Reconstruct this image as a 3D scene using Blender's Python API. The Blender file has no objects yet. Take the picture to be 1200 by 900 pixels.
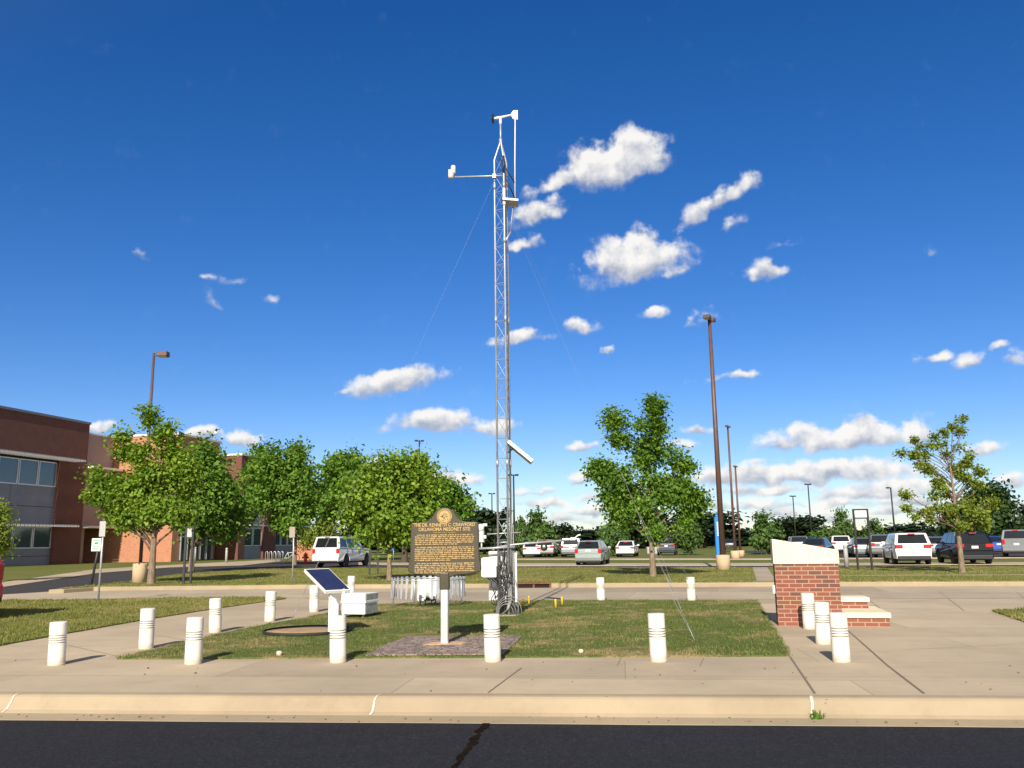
import bpy, bmesh, math, random
import numpy as np
from mathutils import Vector, Matrix
R = math.radians
PI = math.pi
SC = bpy.context.scene
COL = SC.collection
random.seed(5)

# ------------------------------------------------------------------ camera
FPX, PITCH, ROLL, EYE = 1000.0, 10.5, 0.75, 1.45
_t, _a = R(PITCH), R(ROLL)
FW = Vector((0, math.cos(_t), math.sin(_t)))
_u0 = Vector((0, -math.sin(_t), math.cos(_t)))
_r0 = Vector((1, 0, 0))
RT = _r0 * math.cos(_a) - _u0 * math.sin(_a)
UP = _u0 * math.cos(_a) + _r0 * math.sin(_a)
cd = bpy.data.cameras.new('camera')
cam = bpy.data.objects.new('camera', cd)
COL.objects.link(cam)
cd.sensor_fit = 'HORIZONTAL'
cd.sensor_width = 36
cd.lens = 36 * FPX / 1200
cd.clip_start, cd.clip_end = 0.1, 6000
m = Matrix((RT, UP, -FW)).transposed().to_4x4()
m.translation = (0, 0, EYE)
cam.matrix_world = m
SC.camera = cam

# surveying helpers: a measured picture position -> a point of the ground, or of the vertical plane at depth Y
def ray(px, py): return RT * (px - 600) / FPX + UP * (450 - py) / FPX + FW
def G(px, py, z=0.0):
    d = ray(px, py); k = (z - EYE) / d.z
    return (d.x * k, d.y * k)
def P(px, py, Y):
    d = ray(px, py); k = Y / d.y
    return (d.x * k, EYE + d.z * k)

# ------------------------------------------------------------------ light
SUN_AZ, SUN_EL = 9.6, 32.0        # direction the light travels, clockwise from +Y
ld = bpy.data.lights.new('sun', 'SUN')
ld.energy = 4.8; ld.angle = R(0.5); ld.color = (1.0, 0.905, 0.77)
lo = bpy.data.objects.new('sun', ld); COL.objects.link(lo)
trav = Vector((math.sin(R(SUN_AZ)) * math.cos(R(SUN_EL)), math.cos(R(SUN_AZ)) * math.cos(R(SUN_EL)), -math.sin(R(SUN_EL))))
lo.rotation_euler = trav.to_track_quat('-Z', 'Y').to_euler()
lo.location = (0, 0, 60)

SKY_STRENGTH = 0.076
vs = SC.view_settings
vs.view_transform = 'Standard'; vs.look = 'None'; vs.gamma = 1; vs.use_curve_mapping = False
vs.exposure = 0.52

W = bpy.data.worlds.new('World'); SC.world = W; W.use_nodes = True
wt = W.node_tree; wn = wt.nodes; wl = wt.links
wn.clear()
def N(tree, typ, **kw):
    n = tree.nodes.new(typ)
    for k, v in kw.items(): setattr(n, k, v)
    return n
def L(tree, a, b): tree.links.new(a, b)
def math_(tree, op, a, b=None, c=None, clamp=False):
    n = N(tree, 'ShaderNodeMath', operation=op, use_clamp=clamp)
    for i, v in enumerate((a, b, c)):
        if v is None: continue
        if isinstance(v, (int, float)): n.inputs[i].default_value = v
        else: tree.links.new(v, n.inputs[i])
    return n.outputs[0]
def vmath(tree, op, a, b=None, c=None):
    n = N(tree, 'ShaderNodeVectorMath', operation=op)
    for i, v in enumerate((a, b, c)):
        if v is None: continue
        if isinstance(v, (tuple, list)): n.inputs[i].default_value = v
        else: tree.links.new(v, n.inputs[i])
    return n.outputs['Value'] if op in ('LENGTH', 'DOT_PRODUCT') else n.outputs[0]
def mixc(tree, f, a, b, bt='MIX'):
    n = N(tree, 'ShaderNodeMix', data_type='RGBA', blend_type=bt)
    for i, v in ((0, f), (6, a), (7, b)):
        if isinstance(v, (int, float)): n.inputs[i].default_value = v
        elif isinstance(v, (tuple, list)): n.inputs[i].default_value = (*v[:3], 1)
        else: tree.links.new(v, n.inputs[i])
    return n.outputs[2]
def mapr(tree, v, a, b, c=0.0, d=1.0, smooth=True):
    n = N(tree, 'ShaderNodeMapRange', interpolation_type='SMOOTHSTEP' if smooth else 'LINEAR')
    tree.links.new(v, n.inputs[0])
    for i, x in zip((1, 2, 3, 4), (a, b, c, d)): n.inputs[i].default_value = x
    return n.outputs[0]

sky = N(wt, 'ShaderNodeTexSky', sky_type='NISHITA')
sky.sun_disc = False
sky.sun_elevation = R(SUN_EL); sky.sun_rotation = R(180 + SUN_AZ)
sky.altitude = 900; sky.air_density = 1.0; sky.dust_density = 0.1; sky.ozone_density = 1.0
hsv = N(wt, 'ShaderNodeHueSaturation'); L(wt, sky.outputs[0], hsv.inputs['Color'])
hsv.inputs['Saturation'].default_value = 1.42; hsv.inputs['Value'].default_value = 1.0
tint = mixc(wt, 1.0, hsv.outputs[0], (.76, .83, 1.12), 'MULTIPLY')
geo = N(wt, 'ShaderNodeTexCoord')
# sky behind the camera paled and brightened for neutral shadow fill; deep blue ahead
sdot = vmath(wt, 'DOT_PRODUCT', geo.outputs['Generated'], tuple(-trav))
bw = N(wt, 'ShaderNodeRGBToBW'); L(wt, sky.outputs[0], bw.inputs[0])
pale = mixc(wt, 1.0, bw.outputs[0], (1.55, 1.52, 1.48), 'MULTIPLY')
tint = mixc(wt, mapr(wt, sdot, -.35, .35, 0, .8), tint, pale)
sep = N(wt, 'ShaderNodeSeparateXYZ'); L(wt, geo.outputs['Generated'], sep.inputs[0])
az = math_(wt, 'ARCTAN2', sep.outputs[0], sep.outputs[1])
el = math_(wt, 'ARCSINE', sep.outputs[2])
cmb = N(wt, 'ShaderNodeCombineXYZ'); L(wt, az, cmb.inputs[0]); L(wt, el, cmb.inputs[1])
def wnoise(scale, detail, rough, off=(0, 0, 0)):
    ad = vmath(wt, 'ADD', cmb.outputs[0], off)
    n = N(wt, 'ShaderNodeTexNoise'); L(wt, ad, n.inputs['Vector'])
    n.inputs['Scale'].default_value = scale; n.inputs['Detail'].default_value = detail; n.inputs['Roughness'].default_value = rough
    return n
warp = wnoise(26, 3, 0.55)
wv = vmath(wt, 'MULTIPLY_ADD', warp.outputs['Color'], (0.040, 0.026, 0), (-0.020, -0.013, 0))
wpos = vmath(wt, 'ADD', cmb.outputs[0], wv)
# cumulus by direction: picture centre, half width, half height, tilt (deg), strength
CLOUDS = [(722, 188, 62, 40, 14, 1.15), (655, 212, 42, 17, 20, .8), (632, 250, 36, 17, 18, .85), (612, 286, 28, 13, 5, .75),
 (742, 303, 66, 34, 8, 1.1), (790, 318, 34, 12, 15, .6), (752, 280, 28, 24, 0, .8), (848, 233, 60, 17, 24, .85), (878, 217, 26, 15, 10, .7), (858, 260, 26, 10, 15, .38),
 (897, 317, 36, 15, 3, .85), (920, 282, 22, 9, 10, .38), (765, 369, 19, 10, 8, .8), (816, 374, 28, 14, 15, .7), (680, 381, 24, 13, 0, .8),
 (708, 410, 14, 7, 8, .7), (608, 396, 40, 11, 4, .8), (838, 442, 34, 8, 8, .6), (872, 436, 26, 8, 8, .65), (470, 447, 62, 19, 10, .95), (405, 459, 16, 6, 10, .55),
 (512, 492, 60, 17, 3, 1.0), (575, 499, 44, 12, 0, .8), (686, 523, 24, 9, 3, .75), (684, 558, 22, 12, 0, .75),
 (1000, 509, 115, 22, 2, 1.1), (930, 518, 50, 13, 3, .8), (1150, 526, 32, 11, 0, .7), (960, 553, 150, 18, 1, 1.1), (860, 556, 60, 17, 0, .9), (1060, 566, 60, 16, 0, .8), (1010, 578, 110, 12, 0, .8),
 (1100, 417, 24, 9, 10, .7), (1135, 420, 26, 12, 15, .6), (1168, 405, 16, 6, 0, .6), (1195, 418, 24, 14, 0, .6), (1190, 562, 24, 13, 0, .8), (1190, 594, 26, 12, 0, .7),
 (233, 508, 32, 12, 2, .9), (285, 512, 30, 12, 2, .9), (120, 499, 24, 9, 2, .75), (530, 560, 34, 15, 0, .95), (440, 541, 20, 9, 0, .7), (163, 298, 12, 8, 0, .36), (253, 355, 17, 12, -20, .36),
 (275, 327, 20, 9, 10, .36), (245, 325, 12, 7, 10, .36), (318, 352, 14, 9, 10, .36), (285, 276, 18, 10, -20, .28), (1085, 292, 16, 10, 20, .38), (815, 505, 30, 8, 0, .75), (800, 521, 20, 9, 0, .65), (905, 540, 50, 7, 0, .5),
 (640, 590, 40, 11, 0, .8), (690, 598, 46, 10, 0, .75), (655, 608, 80, 12, 0, .7), (860, 588, 70, 10, 0, .7), (920, 600, 60, 10, 0, .8), (1000, 606, 60, 9, 0, .7), (850, 608, 70, 9, 0, .7), (1120, 610, 60, 9, 0, .6), (400, 620, 60, 14, 0, .8), (560, 612, 50, 12, 0, .7),
 (735, 572, 40, 8, 0, .7), (630, 575, 40, 8, 0, .6), (900, 572, 90, 10, 0, .85), (960, 590, 100, 9, 0, .8), (1080, 588, 60, 9, 0, .8), (1040, 598, 70, 8, 0, .7), (700, 582, 50, 8, 0, .7),
 (1290, 380, 60, 22, 5, .9), (1340, 520, 90, 20, 0, 1.0), (-90, 430, 70, 24, 5, .9), (-160, 300, 50, 20, 5, .7), (1420, 260, 80, 30, 10, .9), (-200, 540, 90, 16, 0, .9)]
M = None; V = None
for (cx, cy, hw, hh, rot, st) in CLOUDS:
    d = ray(cx, cy).normalized()
    d2 = ray(cx + 1, cy).normalized(); d3 = ray(cx, cy - 1).normalized()
    sx = abs(math.atan2(d2.x, d2.y) - math.atan2(d.x, d.y)); sy = abs(math.asin(d3.z) - math.asin(d.z))
    mp = N(wt, 'ShaderNodeMapping', vector_type='TEXTURE')
    L(wt, wpos if M is None else vmath(wt, 'MULTIPLY_ADD', M, (1e-7, 1e-7, 1e-7), wpos), mp.inputs[0])
    mp.inputs['Location'].default_value = (math.atan2(d.x, d.y), math.asin(d.z) - 0.25 * hh * sy, 0)
    mp.inputs['Rotation'].default_value = (0, 0, R(rot))
    mp.inputs['Scale'].default_value = (hw * sx * 1.45, hh * sy * 1.5, 1)
    lowv = vmath(wt, 'MINIMUM', mp.outputs[0], (9, 0, 9))
    ln = vmath(wt, 'LENGTH', vmath(wt, 'MULTIPLY_ADD', lowv, (0, 0.9, 0), mp.outputs[0]))
    mi = math_(wt, 'MULTIPLY', math_(wt, 'SUBTRACT', 1.0, ln, clamp=True), st)
    sp = N(wt, 'ShaderNodeSeparateXYZ'); L(wt, mp.outputs[0], sp.inputs[0])
    w3 = math_(wt, 'POWER', mi, 2.5)
    if M is None: M, V, WS = mi, math_(wt, 'MULTIPLY', sp.outputs[1], w3), w3
    else:
        V = math_(wt, 'MULTIPLY_ADD', sp.outputs[1], w3, V)
        WS = math_(wt, 'ADD', WS, w3)
        M = math_(wt, 'SMOOTH_MAX', M, mi, 0.08)
V = math_(wt, 'DIVIDE', V, math_(wt, 'ADD', WS, 1e-5))
fb = wnoise(30, 6, 0.56, (3, 1, 0))
fb2 = wnoise(30, 3, 0.5, (3 - 0.005, 1 + 0.011, 0))
dens = math_(wt, 'ADD', M, math_(wt, 'MULTIPLY', math_(wt, 'SUBTRACT', fb.outputs[0], 0.5), 1.5))
gate = mapr(wt, M, 0.02, 0.22)
wid = mapr(wt, V, -0.35, 0.35, 0.66, 0.34, False)       # crisp tops, ragged bases
alpha = math_(wt, 'DIVIDE', math_(wt, 'SUBTRACT', dens, 0.20), wid, clamp=True)
alpha = math_(wt, 'MULTIPLY', mapr(wt, alpha, 0.0, 1.0), gate)
alpha = math_(wt, 'MULTIPLY', alpha, mapr(wt, M, 0.02, 0.5, 0.35, 0.97))
slope = math_(wt, 'SUBTRACT', fb.outputs[0], fb2.outputs[0])
lit = math_(wt, 'ADD', mapr(wt, V, -0.38, 0.45, 0.0, 1.0), math_(wt, 'MULTIPLY', slope, 2.8), clamp=True)
ccol = mixc(wt, lit, (3.9, 4.3, 5.3), (9.0, 8.8, 8.5))
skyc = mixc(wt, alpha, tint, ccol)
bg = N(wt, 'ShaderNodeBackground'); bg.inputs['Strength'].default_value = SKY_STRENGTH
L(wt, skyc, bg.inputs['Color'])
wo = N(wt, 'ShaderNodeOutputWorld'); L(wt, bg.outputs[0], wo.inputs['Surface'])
SC.cycles.use_denoising = True
SC.cycles.max_bounces = 5
W.cycles.sampling_method = 'NONE'
SC.cycles.transparent_max_bounces = 8

# ------------------------------------------------------------------ materials
MATS = {}
def newmat(name):
    mt = bpy.data.materials.new(name); mt.use_nodes = True
    t = mt.node_tree; b = t.nodes['Principled BSDF']
    return mt, t, b
def noise(t, vec, scale, detail=4, rough=.6):
    n = N(t, 'ShaderNodeTexNoise')
    n.inputs['Scale'].default_value = scale; n.inputs['Detail'].default_value = detail; n.inputs['Roughness'].default_value = rough
    L(t, vec, n.inputs['Vector'])
    return n.outputs[0]
def tc(t, which='Object'): return N(t, 'ShaderNodeTexCoord').outputs[which]
def bump(t, b, h, strength, dist=.01):
    n = N(t, 'ShaderNodeBump'); n.inputs['Strength'].default_value = strength; n.inputs['Distance'].default_value = dist
    L(t, h, n.inputs['Height']); L(t, n.outputs[0], b.inputs['Normal'])
def mat(name, col, rough=.6, metal=0.0, var=.12, scale=5.0, bmp=0.0, bscale=80, dirt=None, spec=.5, coat=0.0):
    if name in MATS: return MATS[name]
    mt, t, b = newmat(name)
    v = tc(t)
    n1 = noise(t, v, scale, 5)
    n2 = noise(t, v, scale * 7, 3)
    f = math_(t, 'ADD', math_(t, 'MULTIPLY', n1, .65), math_(t, 'MULTIPLY', n2, .35))
    f = mapr(t, f, .3, .7)
    c = mixc(t, f, tuple(x * (1 - var) for x in col), tuple(min(1, x * (1 + var)) for x in col))
    if dirt:
        c = mixc(t, math_(t, 'MULTIPLY', mapr(t, noise(t, v, scale * 1.7, 6, .7), .52, .75), dirt[1]), c, dirt[0])
    L(t, c, b.inputs['Base Color'])
    b.inputs['Roughness'].default_value = rough; b.inputs['Metallic'].default_value = metal
    b.inputs['Specular IOR Level'].default_value = spec; b.inputs['Coat Weight'].default_value = coat
    b.inputs['Coat Roughness'].default_value = .06
    if bmp: bump(t, b, noise(t, v, bscale, 4), bmp, .006)
    MATS[name] = mt
    return mt
def mat_concrete(name, col, stain=.25, grime=(.16, .12, .085)):
    mt, t, b = newmat(name); v = tc(t)
    big = noise(t, v, .35, 6, .65); mid = noise(t, v, 2.6, 6, .7); fine = noise(t, v, 60, 3, .6)
    c = mixc(t, mapr(t, big, .3, .7), tuple(x * .86 for x in col), tuple(x * 1.1 for x in col))
    c = mixc(t, math_(t, 'MULTIPLY', mapr(t, mid, .48, .78), stain), c, grime)
    c = mixc(t, math_(t, 'MULTIPLY', mapr(t, fine, .55, .8), .25), c, tuple(x * .55 for x in col))
    vo = N(t, 'ShaderNodeTexVoronoi'); vo.inputs['Scale'].default_value = 1.3; L(t, v, vo.inputs['Vector'])
    spot = mapr(t, vo.outputs['Distance'], .012, .03, .55, 0)
    c = mixc(t, spot, c, (.06, .05, .045))
    L(t, c, b.inputs['Base Color']); b.inputs['Roughness'].default_value = .88; b.inputs['Specular IOR Level'].default_value = .25
    bump(t, b, fine, .25, .004)
    MATS[name] = mt; return mt
def slab_tones(mt, w, h, rot, amt=.16):
    t = mt.node_tree; b = t.nodes['Principled BSDF']; src = b.inputs['Base Color'].links[0].from_socket
    mp = N(t, 'ShaderNodeMapping'); mp.inputs['Rotation'].default_value = (0, 0, rot); L(t, tc(t), mp.inputs[0])
    bt = N(t, 'ShaderNodeTexBrick'); bt.offset = .5; L(t, mp.outputs[0], bt.inputs['Vector']); bt.inputs['Scale'].default_value = 1
    bt.inputs['Brick Width'].default_value = w; bt.inputs['Row Height'].default_value = h; bt.inputs['Mortar Size'].default_value = .007
    bt.inputs['Color1'].default_value = (1 - amt, 1 - amt, 1 - amt * .9, 1); bt.inputs['Color2'].default_value = (1 + amt * .4, 1 + amt * .4, 1 + amt * .35, 1); bt.inputs['Mortar'].default_value = (.66, .64, .62, 1)
    L(t, mixc(t, 1.0, src, bt.outputs[0], 'MULTIPLY'), b.inputs['Base Color'])
def mat_asphalt(name, col, wear=.3):
    mt, t, b = newmat(name); v = tc(t)
    fine = noise(t, v, 170, 2, .7); mid = noise(t, v, 9, 5, .7); big = noise(t, v, .5, 4)
    st = N(t, 'ShaderNodeMapping'); st.inputs['Scale'].default_value = (.25, 4.0, 1); L(t, v, st.inputs[0])
    streak = noise(t, st.outputs[0], 1.2, 5, .6)
    c = mixc(t, mapr(t, fine, .35, .8), tuple(x * .6 for x in col), tuple(x * 1.7 for x in col))
    c = mixc(t, math_(t, 'MULTIPLY', mapr(t, mid, .4, .75), wear), c, tuple(x * 2.0 for x in col))
    c = mixc(t, math_(t, 'MULTIPLY', mapr(t, streak, .5, .75), .35), c, tuple(x * 1.8 for x in col))
    c = mixc(t, math_(t, 'MULTIPLY', mapr(t, big, .45, .7), .4), c, tuple(x * .7 for x in col))
    vo = N(t, 'ShaderNodeTexVoronoi'); vo.inputs['Scale'].default_value = 2.2; L(t, v, vo.inputs['Vector'])
    c = mixc(t, mapr(t, vo.outputs['Distance'], .008, .02, .5, 0), c, (.25, .24, .22))
    L(t, c, b.inputs['Base Color']); b.inputs['Roughness'].default_value = .85; b.inputs['Specular IOR Level'].default_value = .2
    vo2 = N(t, 'ShaderNodeTexVoronoi'); vo2.inputs['Scale'].default_value = 55; L(t, v, vo2.inputs['Vector'])
    sc3 = N(t, 'ShaderNodeSeparateColor'); L(t, vo2.outputs['Color'], sc3.inputs[0])
    c = mixc(t, mapr(t, sc3.outputs[0], .55, 1.0, 0, .65), c, tuple(x * 2.6 for x in col))
    c2 = mixc(t, mapr(t, noise(t, v, 160, 1, .5), .66, .76, 0, .6), c, (.13, .128, .125)); L(t, c2, b.inputs['Base Color'])
    bump(t, b, fine, .5, .006)
    MATS[name] = mt; return mt
def mat_lawn(name, g1, g2, dry, dryamt, sc=1.0):
    mt, t, b = newmat(name); v = tc(t)
    fine = noise(t, v, 34 * sc, 4, .75); mid = noise(t, v, 2.3 * sc, 6, .7); big = noise(t, v, .5 * sc, 5, .65)
    c = mixc(t, mapr(t, fine, .3, .7), g1, g2)
    c = mixc(t, math_(t, 'MULTIPLY', mapr(t, mid, .42, .72), .45), c, tuple(x * .62 for x in g1))
    dm = math_(t, 'ADD', math_(t, 'MULTIPLY', big, .6), math_(t, 'MULTIPLY', mid, .4))
    c = mixc(t, math_(t, 'MULTIPLY', mapr(t, dm, .472, .60), dryamt), c, mixc(t, fine, tuple(x * .6 for x in dry), tuple(x * 1.25 for x in dry)))
    L(t, c, b.inputs['Base Color']); b.inputs['Roughness'].default_value = .95; b.inputs['Specular IOR Level'].default_value = .1
    bump(t, b, fine, .9, .03)
    MATS[name] = mt; return mt
def mat_blade(name, c1, c2, dry, dryamt, sc):
    mt, t, b = newmat(name); v = tc(t)
    g = N(t, 'ShaderNodeNewGeometry'); c = mixc(t, g.outputs['Random Per Island'], c1, c2)
    mid = noise(t, v, 2.3 * sc, 6, .7); big = noise(t, v, .5 * sc, 5, .65)
    dm = math_(t, 'ADD', math_(t, 'MULTIPLY', big, .6), math_(t, 'MULTIPLY', mid, .4))
    c = mixc(t, math_(t, 'MULTIPLY', mapr(t, dm, .472, .60), dryamt), c, dry)
    L(t, c, b.inputs['Base Color']); b.inputs['Roughness'].default_value = .7; b.inputs['Specular IOR Level'].default_value = .2
    tr = N(t, 'ShaderNodeBsdfTranslucent'); L(t, c, tr.inputs['Color'])
    mx = N(t, 'ShaderNodeMixShader'); mx.inputs[0].default_value = .3
    L(t, b.outputs[0], mx.inputs[1]); L(t, tr.outputs[0], mx.inputs[2]); L(t, mx.outputs[0], t.nodes['Material Output'].inputs['Surface'])
    MATS[name] = mt; return mt
def mat_leaf(name, c1, c2, trans=.35):
    mt, t, b = newmat(name)
    g = N(t, 'ShaderNodeNewGeometry')
    c = mixc(t, g.outputs['Random Per Island'], c1, c2)
    n = noise(t, tc(t), .9, 3)
    c = mixc(t, math_(t, 'MULTIPLY', mapr(t, n, .4, .7), .5), c, tuple(x * .72 for x in c1))
    L(t, c, b.inputs['Base Color']); b.inputs['Roughness'].default_value = .55; b.inputs['Specular IOR Level'].default_value = .3
    tr = N(t, 'ShaderNodeBsdfTranslucent'); L(t, mixc(t, 1.0, c, (1.5, 1.6, .6), 'MULTIPLY'), tr.inputs['Color'])
    mx = N(t, 'ShaderNodeMixShader'); mx.inputs[0].default_value = trans
    L(t, b.outputs[0], mx.inputs[1]); L(t, tr.outputs[0], mx.inputs[2])
    L(t, mx.outputs[0], t.nodes['Material Output'].inputs['Surface'])
    MATS[name] = mt; return mt
def mat_brick(name, cols, mortar, bw=.203, bh=.0677, msize=.009, big=.25):
    mt, t, b = newmat(name); v = tc(t, 'UV')
    bt = N(t, 'ShaderNodeTexBrick'); L(t, v, bt.inputs['Vector'])
    bt.inputs['Scale'].default_value = 1; bt.inputs['Brick Width'].default_value = bw; bt.inputs['Row Height'].default_value = bh
    bt.inputs['Mortar Size'].default_value = msize; bt.inputs['Mortar Smooth'].default_value = .15; bt.inputs['Bias'].default_value = -.15
    bt.inputs['Color1'].default_value = (*cols[0], 1); bt.inputs['Color2'].default_value = (*cols[1], 1); bt.inputs['Mortar'].default_value = (*mortar, 1)
    c = bt.outputs['Color']
    # per-brick darker headers: a second brick lattice gives every brick its own value
    bt2 = N(t, 'ShaderNodeTexBrick'); L(t, v, bt2.inputs['Vector'])
    bt2.inputs['Scale'].default_value = 1; bt2.inputs['Brick Width'].default_value = bw; bt2.inputs['Row Height'].default_value = bh
    bt2.inputs['Mortar Size'].default_value = 0; bt2.inputs['Bias'].default_value = -.55
    bt2.inputs['Color1'].default_value = (0, 0, 0, 1); bt2.inputs['Color2'].default_value = (1, 1, 1, 1)
    k = math_(t, 'MULTIPLY', mapr(t, bt2.outputs['Color'], .17, .27), math_(t, 'SUBTRACT', 1.0, bt.outputs['Fac']))
    c = mixc(t, math_(t, 'MULTIPLY', k, .75), c, cols[2])
    c = mixc(t, math_(t, 'MULTIPLY', mapr(t, noise(t, v, 1.1, 5, .7), .35, .75), big), c, tuple(x * .6 for x in cols[0]))
    c = mixc(t, math_(t, 'MULTIPLY', mapr(t, noise(t, v, 60, 3), .5, .8), .3), c, tuple(x * .6 for x in cols[0]))
    L(t, c, b.inputs['Base Color']); b.inputs['Roughness'].default_value = .85
    bump(t, b, math_(t, 'SUBTRACT', 1.0, bt.outputs['Fac']), .6, .008)
    MATS[name] = mt; return mt
def mat_stone(name):
    mt, t, b = newmat(name); v = tc(t)
    vo = N(t, 'ShaderNodeTexVoronoi'); vo.inputs['Scale'].default_value = 9.5; L(t, v, vo.inputs['Vector'])
    ve = N(t, 'ShaderNodeTexVoronoi', feature='DISTANCE_TO_EDGE'); ve.inputs['Scale'].default_value = 9.5; L(t, v, ve.inputs['Vector'])
    sp = N(t, 'ShaderNodeSeparateColor'); L(t, vo.outputs['Color'], sp.inputs[0])
    c = mixc(t, sp.outputs[0], (.26, .195, .175), (.42, .325, .275))
    c = mixc(t, math_(t, 'MULTIPLY', mapr(t, sp.outputs[1], .6, .9), .7), c, (.13, .10, .10))
    c = mixc(t, math_(t, 'MULTIPLY', noise(t, v, 40, 4), .5), c, (.20, .16, .14))
    e = mapr(t, ve.outputs['Distance'], .02, .07)
    c = mixc(t, e, (.10, .08, .06), c)
    L(t, c, b.inputs['Base Color']); b.inputs['Roughness'].default_value = .9
    bump(t, b, e, .8, .012)
    MATS[name] = mt; return mt
def mat_glass(name, col=(.03, .045, .05), rough=.06, spec=.9):
    mt, t, b = newmat(name)
    n = noise(t, tc(t), .8, 3)
    L(t, mixc(t, n, tuple(x * .7 for x in col), tuple(x * 1.4 for x in col)), b.inputs['Base Color'])
    b.inputs['Roughness'].default_value = rough; b.inputs['Specular IOR Level'].default_value = spec; b.inputs['IOR'].default_value = 1.6
    bump(t, b, noise(t, tc(t), .5, 2), .04, .05)
    MATS[name] = mt; return mt
def mat_bark(name, c1, c2):
    mt, t, b = newmat(name); v = tc(t)
    mp = N(t, 'ShaderNodeMapping'); mp.inputs['Scale'].default_value = (14, 14, 2.5); L(t, v, mp.inputs[0])
    n = noise(t, mp.outputs[0], 2, 6, .7)
    L(t, mixc(t, mapr(t, n, .3, .7), c1, c2), b.inputs['Base Color']); b.inputs['Roughness'].default_value = .95
    bump(t, b, n, .9, .02)
    MATS[name] = mt; return mt
def mat_solar(name):
    mt, t, b = newmat(name); v = tc(t, 'UV')
    bt = N(t, 'ShaderNodeTexBrick'); L(t, v, bt.inputs['Vector'])
    bt.offset = 0; bt.inputs['Scale'].default_value = 1; bt.inputs['Brick Width'].default_value = .125; bt.inputs['Row Height'].default_value = .125
    bt.inputs['Mortar Size'].default_value = .004; bt.inputs['Mortar Smooth'].default_value = 0
    bt.inputs['Color1'].default_value = (.012, .022, .075, 1); bt.inputs['Color2'].default_value = (.018, .032, .10, 1); bt.inputs['Mortar'].default_value = (.16, .19, .26, 1)
    L(t, bt.outputs[0], b.inputs['Base Color']); b.inputs['Roughness'].default_value = .18; b.inputs['Coat Weight'].default_value = .6
    MATS[name] = mt; return mt

CONC = mat_concrete('concrete_pavement', (.47, .388, .28), .26, (.27, .205, .14))
CONC2 = mat_concrete('concrete_drive', (.42, .355, .265), .40, (.24, .19, .14))
slab_tones(CONC, 4.6, 1.37, R(7.0)); slab_tones(CONC2, 4.5, 3.6, R(13.0), .2)
KERB = mat_concrete('concrete_kerb', (.36, .292, .20), .34, (.22, .165, .11))
FOOT = mat_concrete('concrete_base', (.54, .41, .27), .18, (.32, .23, .14))
ASPH = mat_asphalt('asphalt_fresh', (.0135, .0145, .0185))
ASPH2 = mat_asphalt('asphalt_far', (.045, .042, .043))
LAWN = mat_lawn('lawn_turf', (.088, .12, .028), (.15, .185, .054), (.36, .27, .135), .8)
LAWN2 = mat_lawn('verge_turf', (.14, .16, .033), (.235, .235, .065), (.34, .27, .12), .65, .6)
FIELD = mat_lawn('field_turf', (.095, .125, .026), (.16, .18, .05), (.22, .19, .08), .5, .12)
JOINT = mat('joint_dark', (.20, .155, .115), .9)
SEAL = mat('joint_sealant', (.62, .57, .48), .85, var=.2, scale=30)
WHITEP = mat('white_paint_sleeve', (.74, .72, .66), .5, var=.05, dirt=((.50, .44, .34), .28))
_t = WHITEP.node_tree; _b = _t.nodes['Principled BSDF']; _src = _b.inputs['Base Color'].links[0].from_socket
_sp = N(_t, 'ShaderNodeSeparateXYZ'); L(_t, tc(_t), _sp.inputs[0])
_z = math_(_t, 'ADD', _sp.outputs[2], math_(_t, 'MULTIPLY', math_(_t, 'SUBTRACT', noise(_t, tc(_t), 14, 4, .7), .5), .16))
_c = mixc(_t, mapr(_t, _z, .02, .11, .6, 0), _src, (.40, .31, .20))
_c = mixc(_t, math_(_t, 'MULTIPLY', mapr(_t, noise(_t, tc(_t), 22, 5, .75), .62, .72), .5), _c, (.36, .30, .22))
L(_t, _c, _b.inputs['Base Color'])
WHITE = mat('white_enamel', (.76, .76, .75), .45, var=.04, dirt=((.55, .52, .46), .2))
GALV = mat('galvanised_steel', (.43, .44, .46), .45, .45, var=.18, scale=9)
WIRE = mat('guy_wire_steel', (.30, .30, .31), .5, .5)
SLAT = mat('shield_slat_aluminium', (.44, .47, .51), .45, .3, var=.12)
ALU = mat('brushed_aluminium', (.72, .72, .71), .38, .8, var=.1)
DARKM = mat('dark_metal', (.035, .035, .037), .5, .3)
BRONZE = mat('bronze_pole_paint', (.105, .060, .050), .5, .1, var=.15)
BLACK = mat('black_rubber', (.018, .018, .018), .75)
CABLE = mat('cable_grey', (.035, .035, .038), .6)
CONDUIT = mat('conduit_grey', (.26, .265, .275), .5, .3)
YEL = mat('yellow_paint', (.72, .50, .04), .55, var=.08)
SIGNB = mat('marker_brown_enamel', (.058, .050, .030), .45, .2, var=.15)
GOLD = mat('marker_gold_letters', (.46, .31, .12), .5, .1, var=.25, scale=30)
BRK = mat_brick('wall_brick', ((.25, .078, .048), (.19, .056, .038), (.11, .060, .048)), (.37, .27, .19), .215, .070, .0085)
BRK_D = mat_brick('building_brick', ((.165, .052, .040), (.135, .042, .034), (.10, .038, .033)), (.17, .10, .08), big=.35)
BRK_L = mat_brick('building_brick_orange', ((.50, .20, .105), (.43, .165, .09), (.36, .135, .08)), (.45, .28, .18), big=.25)
CREAM = mat_concrete('cast_stone_cream', (.74, .66, .49), .12, (.45, .37, .25))
PANELG = mat('building_panel_grey', (.22, .235, .29), .5, .1, var=.1, scale=.6)
PANELP = mat('building_panel_pale', (.33, .265, .25), .7, var=.1, scale=.6)
CAPM = mat('parapet_cap', (.20, .21, .24), .5, .3)
CAPW = mat('parapet_cap_white', (.70, .68, .64), .5)
GLZ = mat_glass('window_glass', (.05, .075, .085))
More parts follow.
